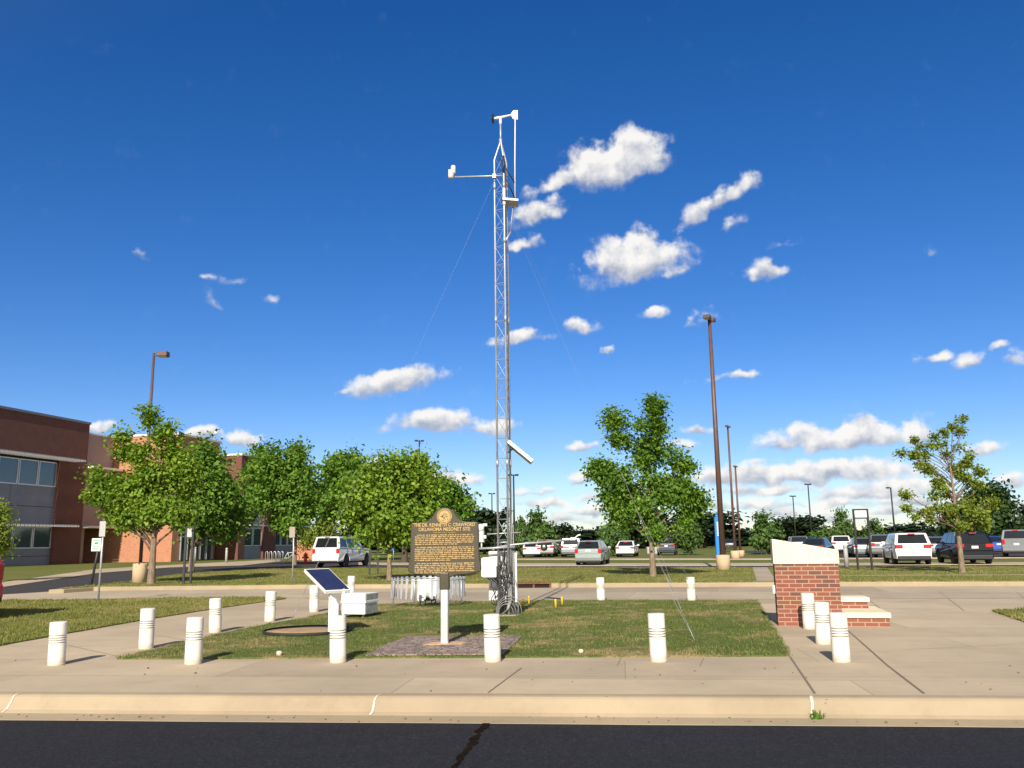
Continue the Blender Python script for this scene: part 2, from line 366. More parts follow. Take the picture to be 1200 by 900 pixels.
GLZC = mat_glass('car_glass', (.012, .015, .018), .04, .7)
STONE = mat_stone('flagstone')
SAND = mat('sand_soil', (.36, .235, .13), .95, var=.25, scale=9, bmp=.6, bscale=50)
SOLAR = mat_solar('solar_cells')
RUST = mat('rusty_iron', (.20, .075, .045), .85, .2, var=.3, scale=8, bmp=.4)
BARK = mat_bark('bark_grey_brown', (.12, .085, .058), (.30, .225, .155))
BARKL = mat_bark('bark_limb', (.07, .05, .036), (.17, .125, .09))
BARKD = mat_bark('bark_dark', (.045, .033, .025), (.12, .09, .065))
LEAF_A = mat_leaf('leaf_bright', (.110, .215, .020), (.27, .375, .042), .3)
LEAF_B = mat_leaf('leaf_mid', (.070, .170, .020), (.20, .32, .038), .3)
LEAF_C = mat_leaf('leaf_dark', (.022, .052, .014), (.045, .085, .018), .2)
LEAF_D = mat_leaf('leaf_olive', (.16, .23, .034), (.29, .34, .06))
LEAF_G = mat_leaf('leaf_tree_line', (.013, .028, .010), (.026, .048, .014), .15)
LEAF_F = mat_leaf('leaf_far', (.065, .13, .034), (.11, .185, .042), .25)
BLADE = mat_blade('grass_blade', (.095, .155, .028), (.215, .235, .072), (.40, .32, .155), .8, 1.0)
BLADE2 = mat_blade('verge_blade', (.12, .17, .028), (.28, .265, .08), (.40, .33, .14), .6, .6)
BLUE = mat('blue_paint', (.02, .20, .58), .4, var=.06)
RED = mat('red_paint', (.62, .03, .03), .4)
TAIL = mat('tail_light_red', (.45, .012, .012), .18, coat=.6)
PLATE = mat('plate_white', (.75, .75, .72), .4)
TYRE = mat('tyre_rubber', (.015, .015, .016), .8)
RIM = mat('alloy_rim', (.42, .43, .44), .35, .8)
TRIM = mat('car_black_trim', (.02, .02, .021), .55)
GREEN = mat('sign_green', (.02, .25, .10), .5)
GREYP = mat('grey_post_paint', (.36, .36, .35), .6)
def paint(name, col, metal=.0): return mat(name, col, .28, metal, var=.03, coat=.8)
CARW = paint('car_paint_white', (.66, .66, .65)); CARS = paint('car_paint_silver', (.24, .25, .26), .45); CARG = paint('car_paint_silver_green', (.31, .36, .345), .35)
CARB = mat('car_paint_black', (.005, .0055, .007), .16, var=.03, coat=.0); CARBL = paint('car_paint_blue', (.015, .07, .35)); CARGR = paint('car_paint_grey', (.16, .165, .17), .4)
CARR = paint('car_paint_red', (.42, .02, .02)); CARD = paint('car_paint_navy', (.03, .04, .06), .2); CARCH = paint('car_paint_champagne', (.34, .315, .275), .4)

# ------------------------------------------------------------------ mesh helpers
class MB:
    def __init__(s): s.v = []; s.f = []; s.s = []
    def add(s, vs, fs, smooth=False):
        o = len(s.v); s.v += [tuple(x) for x in vs]; s.f += [tuple(i + o for i in f) for f in fs]; s.s += [smooth] * len(fs); return s
    def box(s, x0, x1, y0, y1, z0, z1, M=None):
        vs = [Vector(p) for p in ((x0, y0, z0), (x1, y0, z0), (x1, y1, z0), (x0, y1, z0), (x0, y0, z1), (x1, y0, z1), (x1, y1, z1), (x0, y1, z1))]
        if M is not None: vs = [M @ p for p in vs]
        return s.add(vs, [(3, 2, 1, 0), (4, 5, 6, 7), (0, 1, 5, 4), (1, 2, 6, 5), (2, 3, 7, 6), (3, 0, 4, 7)])
    def cbox(s, c, d, M=None): return s.box(c[0] - d[0] / 2, c[0] + d[0] / 2, c[1] - d[1] / 2, c[1] + d[1] / 2, c[2] - d[2] / 2, c[2] + d[2] / 2, M)
    def tube(s, pts, r, n=8, cap=True, smooth=True):
        pts = [Vector(p) for p in pts]
        rs = r if isinstance(r, (list, tuple)) else [r] * len(pts)
        rings = []; a = None
        for i, p in enumerate(pts):
            d = (pts[min(i + 1, len(pts) - 1)] - pts[max(i - 1, 0)]).normalized()
            if a is None:
                a = Vector((0, 0, 1)) if abs(d.z) < .9 else Vector((1, 0, 0))
            a = (a - d * a.dot(d)).normalized(); b = d.cross(a)
            rings.append([p + (a * math.cos(2 * PI * k / n) + b * math.sin(2 * PI * k / n)) * rs[i] for k in range(n)])
        vs = [q for ring in rings for q in ring]; fs = []
        for i in range(len(pts) - 1):
            for k in range(n):
                k2 = (k + 1) % n
                fs.append((i * n + k, i * n + k2, (i + 1) * n + k2, (i + 1) * n + k))
        s.add(vs, fs, smooth)
        if cap:
            o = len(s.v) - len(vs)
            s.f += [tuple(o + k for k in reversed(range(n))), tuple(o + (len(pts) - 1) * n + k for k in range(n))]; s.s += [False, False]
        return s
    def lathe(s, prof, n=24, M=None, smooth=True, cap=True, sharp=False):
        if sharp:
            for i in range(len(prof) - 1): s.lathe(prof[i:i + 2], n, M, smooth, False)
            return s
        vs = []; fs = []
        for (r, z) in prof:
            for k in range(n):
                p = Vector((r * math.cos(2 * PI * k / n), r * math.sin(2 * PI * k / n), z))
                vs.append(M @ p if M is not None else p)
        for i in range(len(prof) - 1):
            for k in range(n):
                k2 = (k + 1) % n
                fs.append((i * n + k, i * n + k2, (i + 1) * n + k2, (i + 1) * n + k))
        s.add(vs, fs, smooth)
        if cap:
            o = len(s.v) - len(vs)
            s.f += [tuple(o + k for k in reversed(range(n))), tuple(o + (len(prof) - 1) * n + k for k in range(n))]; s.s += [False, False]
        return s
    def prism(s, poly, d0, d1, M=None):
        """poly in (a, b), extruded along c from d0 to d1; M maps (a, b, c) to the object"""
        n = len(poly); vs = [Vector((a, b, d0)) for a, b in poly] + [Vector((a, b, d1)) for a, b in poly]
        if M is not None: vs = [M @ p for p in vs]
        fs = [tuple(reversed(range(n))), tuple(range(n, 2 * n))] + [(i, (i + 1) % n, n + (i + 1) % n, n + i) for i in range(n)]
        return s.add(vs, fs)
    def poly(s, pts): return s.add(pts, [tuple(range(len(pts)))])
    def build(s, name, m, parent=None, loc=None, rotz=0, bevel=0, seg=2):
        me = bpy.data.meshes.new(name); me.from_pydata(s.v, [], s.f)
        bm = bmesh.new(); bm.from_mesh(me)
        bmesh.ops.recalc_face_normals(bm, faces=bm.faces)
        uv = bm.loops.layers.uv.new('UVMap')
        for f in bm.faces:
            n = f.normal; ax = max(range(3), key=lambda i: abs(n[i]))
            for lp in f.loops:
                c = lp.vert.co
                lp[uv].uv = (c.y, c.z) if ax == 0 else ((c.x, c.z) if ax == 1 else (c.x, c.y))
        bm.to_mesh(me); bm.free()
        me.polygons.foreach_set('use_smooth', s.s)
        me.materials.append(m)
        o = bpy.data.objects.new(name, me); COL.objects.link(o)
        if parent is not None: o.parent = parent
        if loc is not None: o.location = loc
        if rotz: o.rotation_euler = (0, 0, rotz)
        if bevel:
            b = o.modifiers.new('bevel', 'BEVEL'); b.width = bevel; b.segments = seg; b.limit_method = 'ANGLE'; b.angle_limit = R(35); b.harden_normals = False
        return o
XZ = Matrix(((1, 0, 0, 0), (0, 0, -1, 0), (0, 1, 0, 0), (0, 0, 0, 1)))    # (a,b,c) -> x=a, z=b, y=-c
def tag(o, label=None, cat=None, group=None, kind=None):
    if label: o['label'] = label
    if cat: o['category'] = cat
    if group: o['group'] = group
    if kind: o['kind'] = kind
    return o
def thing(name, label, cat, loc, rotz=0, group=None):
    o = bpy.data.objects.new(name, None); COL.objects.link(o)
    o.location = loc; o.rotation_euler = (0, 0, rotz); o.empty_display_size = .2
    return tag(o, label, cat, group)
def copy_tree(o, parent=None):
    c = o.copy(); COL.objects.link(c)
    if parent is not None: c.parent = parent
    for ch in list(o.children): copy_tree(ch, c)
    return c
def sheet(name, pts, z, m, kind='structure'):
    o = MB().poly([(x, y, z) for x, y in pts]).build(name, m)
    if o.data.polygons[0].normal.z < 0: o.data.flip_normals()
    return tag(o, kind=kind)
def slab(name, pts, z0, z1, m, kind='structure', bevel=0):
    o = MB().prism(pts, z0, z1).build(name, m, bevel=bevel)
    return tag(o, kind=kind)

SA = R(-13.0)                                   # the whole site is turned 13 degrees
U = Vector((math.cos(SA), math.sin(SA))); Vv = Vector((-math.sin(SA), math.cos(SA)))

# ------------------------------------------------------------------ ground
FA, FB = Vector(G(0, 814)), Vector(G(1199, 819))
fd = (FB - FA).normalized(); fn = Vector((-fd.y, fd.x))         # along the kerb, and away from the road
def FL(s, d): q = FA + fd * s + fn * d; return (q.x, q.y)
road = sheet('road', [FL(-150, -.3), FL(150, -.3), FL(150, -14), FL(-150, -14)], -.165, ASPH)
sheet('ground_across_road', [FL(-600, -13.8), FL(600, -13.8), FL(600, -500), FL(-600, -500)], -.17, FIELD)
ground = sheet('ground', [FL(-1500, .1), FL(-300, .1), FL(-100, .1), FL(100, .1), FL(300, .1), FL(1500, .1), (2500, 3000), (-2500, 3000)], -.02, FIELD)
prof = [(.16, -.012), (.16, .002), (.05, .004), (.012, -.002), (-.012, -.018), (-.045, -.06), (-.10, -.125), (-.145, -.150), (-.40, -.160), (-.40, -.30), (.16, -.30)]
kb = MB(); n = len(prof); vs = []
stations = [-150] + [i * .5 - 12 for i in range(70)] + [150]
for s_ in stations:
    for d, z in prof:
        w = .004 * math.sin(s_ * 1.7) + .003 * math.sin(s_ * 4.1 + d * 9)
        q = FL(s_, d + w); vs.append((q[0], q[1], z))
fs = [(i * n + k, i * n + (k + 1) % n, (i + 1) * n + (k + 1) % n, (i + 1) * n + k) for i in range(len(stations) - 1) for k in range(n)]
kb.add(vs, fs); tag(kb.build('kerb', KERB), kind='structure')
FC0, FC1 = Vector(G(57, 692)), Vector(G(1199, 688))
cdv = (FC1 - FC0).normalized()
def FCp(s, d=0): q = FC0 + cdv * s + Vector((-cdv.y, cdv.x)) * d; return (q.x, q.y)
pave = sheet('pavement', [FL(-60, .155), FL(60, .155), FCp(80, 1.2), FCp(-60, 1.2)], 0.0, CONC)
# lighter, more worn drive between the lawn and the far verge
sheet('service_drive', [G(-300, 707), G(345, 700.5), G(447, 707.5), G(640, 703), G(887, 702.5), G(1500, 700), FCp(70, .4), FCp(-40, .4)], .004, CONC2)

lawn_poly = [G(137, 773), G(210, 755), G(280, 739), G(345, 727), G(392, 718), G(450, 709), G(560, 706), G(640, 704.5), G(887, 704.5), G(926, 769.5), G(700, 770.5), G(400, 772)]
lawn = slab('lawn', lawn_poly, -.01, .022, LAWN)
left_poly = [G(-330, 815), G(-150, 785), G(0, 757), G(150, 730), G(250, 714), G(335, 702), G(320, 700), G(0, 704.5), G(-400, 712)]
llawn = slab('lawn_beside_path', left_poly, -.01, .022, LAWN2)
right_poly = [G(1163, 716.5), G(1330, 710), G(1500, 740), G(1320, 770), G(1200, 729)]
rlawn = slab('lawn_corner', right_poly, -.01, .022, LAWN2)

# raised verge across the picture with its concrete edge
verge_px = [(57, 691), (75, 690.5), (110, 688), (340, 685.5), (600, 684), (800, 683), (1000, 682), (1199, 681.5), (1700, 680), (1700, 662), (1199, 664), (900, 665), (600, 665.5), (400, 666), (310, 667), (272, 669), (230, 671.5), (193, 675), (156, 681), (100, 687)]
vp = [Vector(G(x, y, .13)) for x, y in verge_px]
slab('verge_kerb', [(p.x, p.y) for p in vp], -.01, .13, KERB, bevel=.02)
cen = sum(vp, Vector((0, 0))) / len(vp)
def inset(poly, d):
    n = len(poly); out = []
    area = sum(poly[i].x * poly[(i + 1) % n].y - poly[(i + 1) % n].x * poly[i].y for i in range(n))
    sgn = 1 if area > 0 else -1
    for i in range(n):
        a, b, c = poly[i - 1], poly[i], poly[(i + 1) % n]
        n1 = Vector((-(b - a).y, (b - a).x)).normalized() * sgn; n2 = Vector((-(c - b).y, (c - b).x)).normalized() * sgn
        nn = (n1 + n2).normalized(); k = d / max(.35, nn.dot(n1))
        out.append(b + nn * k)
    return out
verge_in = inset(vp, .17)
verge = slab('verge', [(p.x, p.y) for p in verge_in], .10, .15, LAWN2)
sheet('crossing_path', [G(887, 681.2, .155), G(910, 681.0, .155), G(899, 664.6, .155), G(882, 664.6, .155)], .156, CONC2)
sheet('verge_path', [G(985, 674.8, .156), G(1500, 673, .156), G(1500, 671.8, .156), G(985, 674, .156)], .157, CONC)
# asphalt lane behind the verge, curving down the left side to the building entrance
sheet('far_lane', [G(-420, 716), G(0, 697), G(57, 693.5), G(156, 684), G(400, 668), G(700, 667.5), G(1300, 666), G(1900, 663), G(1900, 651), G(1300, 658.8), G(700, 661.3), G(420, 658.5), G(330, 658), G(283, 663), G(198, 665.5), G(113, 672), G(0, 689), G(-420, 708)], .006, ASPH2)
sheet('entrance_walk', [G(-420, 707.6), G(0, 688.6), G(113, 671.8), G(198, 665.2), G(283, 662.8), G(330, 657.8), G(330, 655.5), G(240, 660), G(113, 667), G(0, 683), G(-420, 701)], .012, CONC)
slab('lane_kerb', [G(420, 661.8), G(600, 663.6), G(885, 662.9), G(1300, 661.6), G(1900, 656.5), G(1900, 654.8), G(1300, 659.2), G(885, 660.4), G(600, 660.6), G(420, 659.4)], -.01, .03, CONC)
slab('lot_kerb', [G(600, 656), G(885, 655.8), G(1300, 653.4), G(1300, 652.6), G(885, 654.6), G(600, 654.8)], -.01, .03, CONC)
sheet('car_park', [(24, 60), (75, 47), (120, 60), (110, 110), (26, 110)], .002, ASPH2)

# pavement joints and cracks
jt = MB()
def strip(p, q, w, z=.006):
    p, q = Vector(p), Vector(q); d = (q - p).normalized(); nrm = Vector((-d.y, d.x)) * w / 2
    jt.poly([(*(p - nrm), z), (*(q - nrm), z), (*(q + nrm), z), (*(p + nrm), z)])
def pl(*pts, w=.014):
    for a, b in zip(pts[:-1], pts[1:]): strip(a, b, w)
pl(G(926, 770), G(955, 813), w=.022); pl(G(987, 733), G(1040, 780), G(1083, 813), w=.022)
pl(FL(-40, 1.25), FL(45, 1.25), w=.005)
pl(G(611, 783), G(572, 812), w=.012)
for px, py in ((728, 770), (825, 770)): pl(G(px, py + 1), G(px - 5, py + 11), w=.006)
pl(G(0, 777), G(110, 766), w=.008); pl(G(170, 742), G(215, 750), w=.008); pl(G(60, 752), G(140, 770), w=.008)
for px in (1005, 1100, 1190): pl(G(px, 693), G(px + 30, 716), w=.01)
pl(G(960, 716), G(1120, 700), w=.01); pl(G(640, 696), G(890, 695.5), w=.01); pl(G(1000, 765), G(1250, 752), w=.008)
tag(jt.build('pavement_joints', JOINT), kind='structure')
# sealed crack in the asphalt and paint marks on the kerb
def wiggle(a, b, n, amp, seed):
    rr = random.Random(seed); a, b = Vector(a), Vector(b); d = (b - a); nn = Vector((-d.y, d.x)).normalized()
    return [a + d * i / n + nn * rr.uniform(-amp, amp) for i in range(n + 1)]
ck = MB(); jt = ck
pts = wiggle(G(574, 843, -.165), G(520, 915, -.165), 22, .018, 3)
for a, b in zip(pts[:-1], pts[1:]): strip(a, b, random.uniform(.03, .08), -.1605)
tag(ck.build('tar_seam', mat('tar_seam', (.012, .0075, .005), .95, var=.6, scale=14, spec=.05)), kind='structure')
sm = MB()
def kerb_mark(px, w0):
    s0 = (Vector(G(px, 816)) - FA).dot(fd); rr = random.Random(px)
    pr = [(.06, .006), (.012, .001), (-.012, -.015), (-.045, -.057), (-.10, -.122), (-.145, -.147)]
    off = 0
    for (d0, z0), (d1, z1) in zip(pr[:-1], pr[1:]):
        o2 = off - rr.uniform(0, .022); w = w0 * rr.uniform(.6, 1.2)
        a = FL(s0 + off, d0); b = FL(s0 + off + w, d0); c = FL(s0 + o2 + w, d1); e = FL(s0 + o2, d1)
        sm.poly([(*a, z0 + .004), (*b, z0 + .004), (*c, z1 + .004), (*e, z1 + .004)]); off = o2
for px, w in ((12, .018), (443, .018), (948, .026)): kerb_mark(px, w)
tag(sm.build('kerb_sealant', SEAL), kind='structure')
wd = MB(); rr = random.Random(8); s0 = (Vector(G(948, 838, -.15)) - FA).dot(fd)
for i in range(46):
    q = FL(s0 + rr.gauss(.03, .03), -.155 + rr.gauss(0, .03)); a = rr.uniform(0, 2 * PI); h = rr.uniform(.02, .075); w = .008
    b = Vector((q[0], q[1], -.15)); t_ = b + Vector((math.cos(a) * .04, math.sin(a) * .04, h)); sd = Vector((-math.sin(a), math.cos(a), 0)) * w
    wd.add([b - sd, b + sd, t_ + sd * .4, t_ - sd * .4], [(0, 1, 2, 3)])
tag(wd.build('weed_tuft', LEAF_B), 'small green weed growing at the kerb joint by the gutter', 'weed')

rr = random.Random(31); db = MB()
for i in range(260):
    s_ = rr.uniform(-9, 13); d_ = rr.choice((-.28, -.30, -.2)) + rr.gauss(0, .05) if rr.random() < .7 else rr.uniform(.2, 2.6)
    q = FL(s_, d_); z = -.158 if d_ < -.1 else .001; r_ = rr.uniform(.004, .013); a = rr.uniform(0, 3)
    db.cbox((0, 0, 0), (r_ * 2, r_ * 1.3, r_ * 1.1), Matrix.Translation((q[0], q[1], z + r_ * .5)) @ Matrix.Rotation(a, 4, 'Z') @ Matrix.Rotation(a, 4, 'X'))
tag(db.build('gutter_grit', mat('grit', (.16, .12, .085), .95, var=.6, scale=40)), 'loose grit and crumbs in the gutter and on the pavement', 'grit', kind='stuff')
# flagstone pad, footing, sand ring
pad = slab('flagstone_pad', [G(428, 770.6), G(452, 758), G(478, 748.5), G(545, 748.8), G(612, 748), G(590, 769)], 0, .034, STONE)
SGX, SGY = G(521, 757)
SX, SY = G(360, 742)
grass_holes = []
# ------------------------------------------------------------------ grass blades (uncountable)
def inside(poly, x, y):
    poly = np.array(poly); n = len(poly); c = np.zeros(len(x), bool); j = n - 1
    for i in range(n):
        xi, yi = poly[i]; xj, yj = poly[j]
        m_ = ((yi > y) != (yj > y)) & (x < (xj - xi) * (y - yi) / (yj - yi + 1e-12) + xi)
        c ^= m_; j = i
    return c
def blades(name, poly, n, z, hmin, hmax, seed, xlim=(-30, 30), w=.006, holes=(), bm=None, cut=None):
    rg = np.random.default_rng(seed); p = np.array([tuple(q) for q in poly])
    x = rg.uniform(max(p[:, 0].min() - .03, xlim[0]), min(p[:, 0].max() + .03, xlim[1]), n * 3); y = rg.uniform(p[:, 1].min() - .03, p[:, 1].max() + .03, n * 3)
    jx = x + rg.normal(0, .018, n * 3); jy = y + rg.normal(0, .018, n * 3)
    ok = inside(p, x, y)
    for (hx, hy, rx, ry) in holes: ok &= ((x - hx) / rx) ** 2 + ((y - hy) / ry) ** 2 > 1
    ok &= ~inside([tuple(v.co.xy) for v in pad.data.vertices[:6]], x, y)
    if cut: ok &= ~inside(cut, x, y)
    # thin where the turf is bare
    bare = np.sin(x * 2.3 + 1.3 * np.sin(y * 1.7)) * np.sin(y * 2.9 + x) + rg.normal(0, .35, len(x))
    ok &= bare < .5
    x, y = jx[ok][:n], jy[ok][:n]
    ed = []                        # ragged growth over the edges
    for i in range(len(p)):
        a_, b_ = p[i], p[(i + 1) % len(p)]; ln_ = np.linalg.norm(b_ - a_)
        kk = int(min(ln_, 25) * 130); t_ = rg.uniform(0, min(1, 25 / ln_), kk)
        e_ = a_ + (b_ - a_) * t_[:, None] + rg.normal(0, .022, (kk, 2)); wob = np.sin(t_ * ln_ * 5.3 + i) + .6 * np.sin(t_ * ln_ * 13.1)
        ed.append(e_[wob > rg.normal(-.2, .6, kk)])
    ed = np.concatenate(ed); okx = (ed[:, 0] > xlim[0]) & (ed[:, 0] < xlim[1]); 
    if cut: okx &= ~inside(cut, ed[:, 0], ed[:, 1])
    x = np.concatenate([x, ed[okx][:, 0]]); y = np.concatenate([y, ed[okx][:, 1]]); k = len(x)
    a = rg.uniform(0, 2 * PI, k); h = rg.uniform(hmin, hmax, k) * (.75 + .55 * (np.sin(x * 4.1 + 2 * np.sin(y * 3.3)) * np.sin(y * 5.3 + 1.5 * np.sin(x * 2.7)) > .35)); ln = rg.uniform(.2, .9, k) * h
    sx, sy = -np.sin(a) * w, np.cos(a) * w
    V3 = np.zeros((k, 3, 3), np.float32)
    V3[:, 0] = np.stack([x - sx, y - sy, np.full(k, z)], 1); V3[:, 1] = np.stack([x + sx, y + sy, np.full(k, z)], 1)
    V3[:, 2] = np.stack([x + np.cos(a) * ln, y + np.sin(a) * ln, z + h], 1)
    me = bpy.data.meshes.new(name); me.vertices.add(k * 3); me.vertices.foreach_set('co', V3.ravel())
    me.loops.add(k * 3); me.loops.foreach_set('vertex_index', np.arange(k * 3, dtype=np.int32))
    me.polygons.add(k); me.polygons.foreach_set('loop_start', np.arange(0, k * 3, 3, dtype=np.int32)); me.polygons.foreach_set('loop_total', np.full(k, 3, np.int32))
    me.update(); me.materials.append(bm or BLADE)
    o = bpy.data.objects.new(name, me); COL.objects.link(o)
    return o
gl = blades('grass', lawn_poly, 70000, .02, .012, .036, 1, holes=[(SX, SY, .78, .78)])
tag(gl, 'short patchy green grass of the lawn around the tower', 'grass', kind='stuff')
gl2 = blades('grass', left_poly, 60000, .02, .02, .055, 2, xlim=(-16, 0), w=.008, bm=BLADE2)
tag(gl2, 'grass of the lawn left of the footpath', 'grass', kind='stuff')
gl4 = blades('grass', right_poly, 9000, .02, .02, .055, 4, xlim=(0, 20), w=.008, bm=BLADE2)
tag(gl4, 'grass of the corner lawn at the right edge', 'grass', kind='stuff')
gl3 = blades('grass', [(p.x, p.y) for p in verge_in], 60000, .148, .02, .05, 3, xlim=(-24, 26), w=.013, bm=BLADE2, cut=[G(884, 684, .155), G(914, 684, .155), G(902, 664, .155), G(879, 664, .155)])
tag(gl3, 'grass of the raised verge behind the drive', 'grass', kind='stuff')

rb = thing('sand_bed', 'round bed of orange sand with a black edging ring in the lawn', 'sand bed', (SX, SY, .022))
MB().lathe([(.0005, .030), (.35, .036), (.69, .02), (.69, -.01)], 40).build('sand', SAND, rb)
MB().lathe([(.69, -.01), (.72, -.01), (.725, .045), (.705, .05), (.692, .045)], 48, cap=False).build('edging_ring', BLACK, rb)

# ------------------------------------------------------------------ bollards
def bollard_mesh(h=.565, r=.103):
    pr = [(r * 1.0, 0), (r * 1.02, .012), (r, .03)]
    g0 = h * .505
    pr.append((r, g0))
    for i in range(4):
        z = g0 + .004 + i * .031
        pr += [(r, z), (r - .026, z + .002), (r - .026, z + .013), (r, z + .015)]
    pr += [(r, h - .012), (r * .96, h), (.001, h + .003)]
    return MB().lathe(pr, 28, sharp=True)
BOL = [(66, 779, 'white ribbed bollard standing alone at the far left end of the front row', 1), (171, 760, 'white ribbed bollard on the path, second from the left edge', 1),
       (252, 741, 'white ribbed bollard on the path, between the second and the one nearer the sand bed', 1), (316, 728, 'white ribbed bollard on the path left of the solar panel, nearest the sand bed', 1),
       (368, 717, 'white ribbed bollard just below the left edge of the ground solar panel', 1), (411, 699, 'white ribbed bollard half hidden behind the white stacked boxes', 1),
       (226, 778, 'white ribbed bollard on the front corner of the lawn, left of the solar panel', 1), (396, 776, 'white ribbed bollard in the front row directly below the solar panel', 1),
       (577.5, 775, 'white ribbed bollard in front of the tower, right of the historical marker post', 1), (772, 775, 'white ribbed bollard in the front row on the right half of the lawn', 1),
       (704.5, 704.5, 'white ribbed bollard at the back of the lawn, below the silver hatchback', 1), (810.5, 704.5, 'white ribbed bollard at the back of the lawn behind the guy wires', 1),
       (949, 737, 'white ribbed bollard touching the brick wall, farthest of the three in line', 1), (965, 754.5, 'white ribbed bollard in the middle of three beside the brick wall', 1), (986.5, 775.5, 'white ribbed bollard nearest the camera of three beside the brick wall', 1)]
bp = None
for i, (px, py, lb, s_) in enumerate(BOL):
    x, y = G(px, py)
    if bp is None:
        bp = bollard_mesh().build('bollard', WHITEP); o = bp
    else:
        o = bp.copy(); COL.objects.link(o)
    o.location = (x, y, .0); o.rotation_euler = (random.uniform(-.022, .022), random.uniform(-.022, .022), i * 1.3)
    o.scale = (1, 1, 1.0 if i != 0 else .93)
    tag(o, lb, 'bollard', 'white ribbed bollards around the weather station')

# ------------------------------------------------------------------ historical marker
mk = thing('historical_marker', 'brown and gold historical marker plaque on an aluminium post in the lawn', 'sign', (SGX, SGY + .02, .03), R(-3))
MB().box(-.055, .055, -.055, .055, 0, .80).build('post', ALU, mk, bevel=.012)
MB().box(-.07, .07, -.065, .065, .755, 1.0).build('sleeve', SIGNB, mk, bevel=.015)
zb, zs, zt = .935, 1.715, 1.93
half = [(.10, zb), (.16, zb + .025), (.33, zb + .035), (.46, zb + .055), (.525, zb + .075), (.536, zb + .115), (.533, zb + .16), (.512, zb + .25), (.502, zb + .40), (.497, zs - .01), (.482, zs), (.32, zs + .008), (.25, zs + .025), (.20, zs + .06), (.165, zs + .115), (.125, zs + .17), (.07, zs + .205), (.0, zt)]
poly = half + [(-a, b) for a, b in reversed(half[:-1])]
MB().prism(poly, .045, -.045, XZ).build('panel', SIGNB, mk, bevel=.012)
rim = MB(); cl = poly + [poly[0]]
seal = MB(); sc_ = Matrix.Translation((0, -.046, zs + .09)) @ Matrix.Rotation(R(90), 4, 'X')
seal.lathe([(.001, .006), (.098, .006), (.103, .014), (.110, .014), (.112, 0)], 40, sc_, smooth=False)
for k in range(5):      # five-armed star of the state seal
    a = 2 * PI * k / 5
    pts = [(0, 0), (.030 * math.cos(a + PI / 5), .030 * math.sin(a + PI / 5)), (.085 * math.cos(a), .085 * math.sin(a)), (.030 * math.cos(a - PI / 5), .030 * math.sin(a - PI / 5))]
    rot = Matrix.Rotation(R(90), 4, 'Z')
    seal.prism(pts, .006, .013, sc_ @ rot)
so = seal.build('seal', GOLD, mk)
sd = MB()
for k in range(40): sd.box(.080, .090, -.0025, .0025, .006, .0095, sc_ @ Matrix.Rotation(2 * PI * k / 40, 4, 'Z'))
for k in range(60): sd.box(.0, .005, -.0045, .0045, .006, .0085, sc_ @ Matrix.Rotation(2 * PI * k / 60, 4, 'Z') @ Matrix.Translation((.094, 0, 0)))
rq = random.Random(19)
for k in range(26):
    a = rq.uniform(0, 2 * PI); d = rq.uniform(.012, .07)
    sd.box(-.011, .010, -.004, .004, .006, .0145 if d < .04 else .0085, sc_ @ Matrix.Translation((d * math.cos(a), d * math.sin(a), 0)) @ Matrix.Rotation(rq.uniform(0, 3), 4, 'Z'))
sd.build('seal_relief', mat('seal_dark', (.10, .072, .03), .5, .1), so)
def text(name, body, size, x, y, z, m, parent, sx=1.0, ext=.004, align='CENTER', rot=(R(90), 0, 0), width=None):
    cu = bpy.data.curves.new(name, 'FONT'); cu.body = body; cu.size = size; cu.align_x = align; cu.align_y = 'CENTER'; cu.extrude = ext; cu.offset = size * .018
    o = bpy.data.objects.new(name, cu); COL.objects.link(o); o.location = (x, y, z); o.rotation_euler = rot; o.scale = (sx, 1, 1)
    cu.materials.append(m); o.parent = parent
    if width:
        bpy.context.view_layer.update(); w = o.dimensions.x / max(o.scale.x, 1e-6)
        if w > 0: o.scale = (width / w, 1, 1)
    dg_ = bpy.context.evaluated_depsgraph_get(); me = bpy.data.meshes.new_from_object(o.evaluated_get(dg_)); me.name = name
    mo = bpy.data.objects.new(name, me); COL.objects.link(mo); mo.location = o.location; mo.rotation_euler = o.rotation_euler; mo.scale = o.scale; mo.parent = parent
    bpy.data.objects.remove(o); mo.name = name
    return mo
text('title_lettering', 'THE DR. KENNETH C. CRAWFORD', .070, 0, -.049, zs - .035, GOLD, mk, width=.90)
text('title_lettering', 'OKLAHOMA MESONET SITE', .070, 0, -.049, zs - .098, GOLD, mk, width=.76)
rl = MB(); rl.box(-.16, -.05, -.050, -.046, zs - .1455, zs - .1415); rl.box(.05, .16, -.050, -.046, zs - .1455, zs - .1415)
for q in (-.022, 0, .022): rl.box(q - .006, q + .006, -.050, -.046, zs - .147, zs - .140)
rl.build('rule', GOLD, mk)
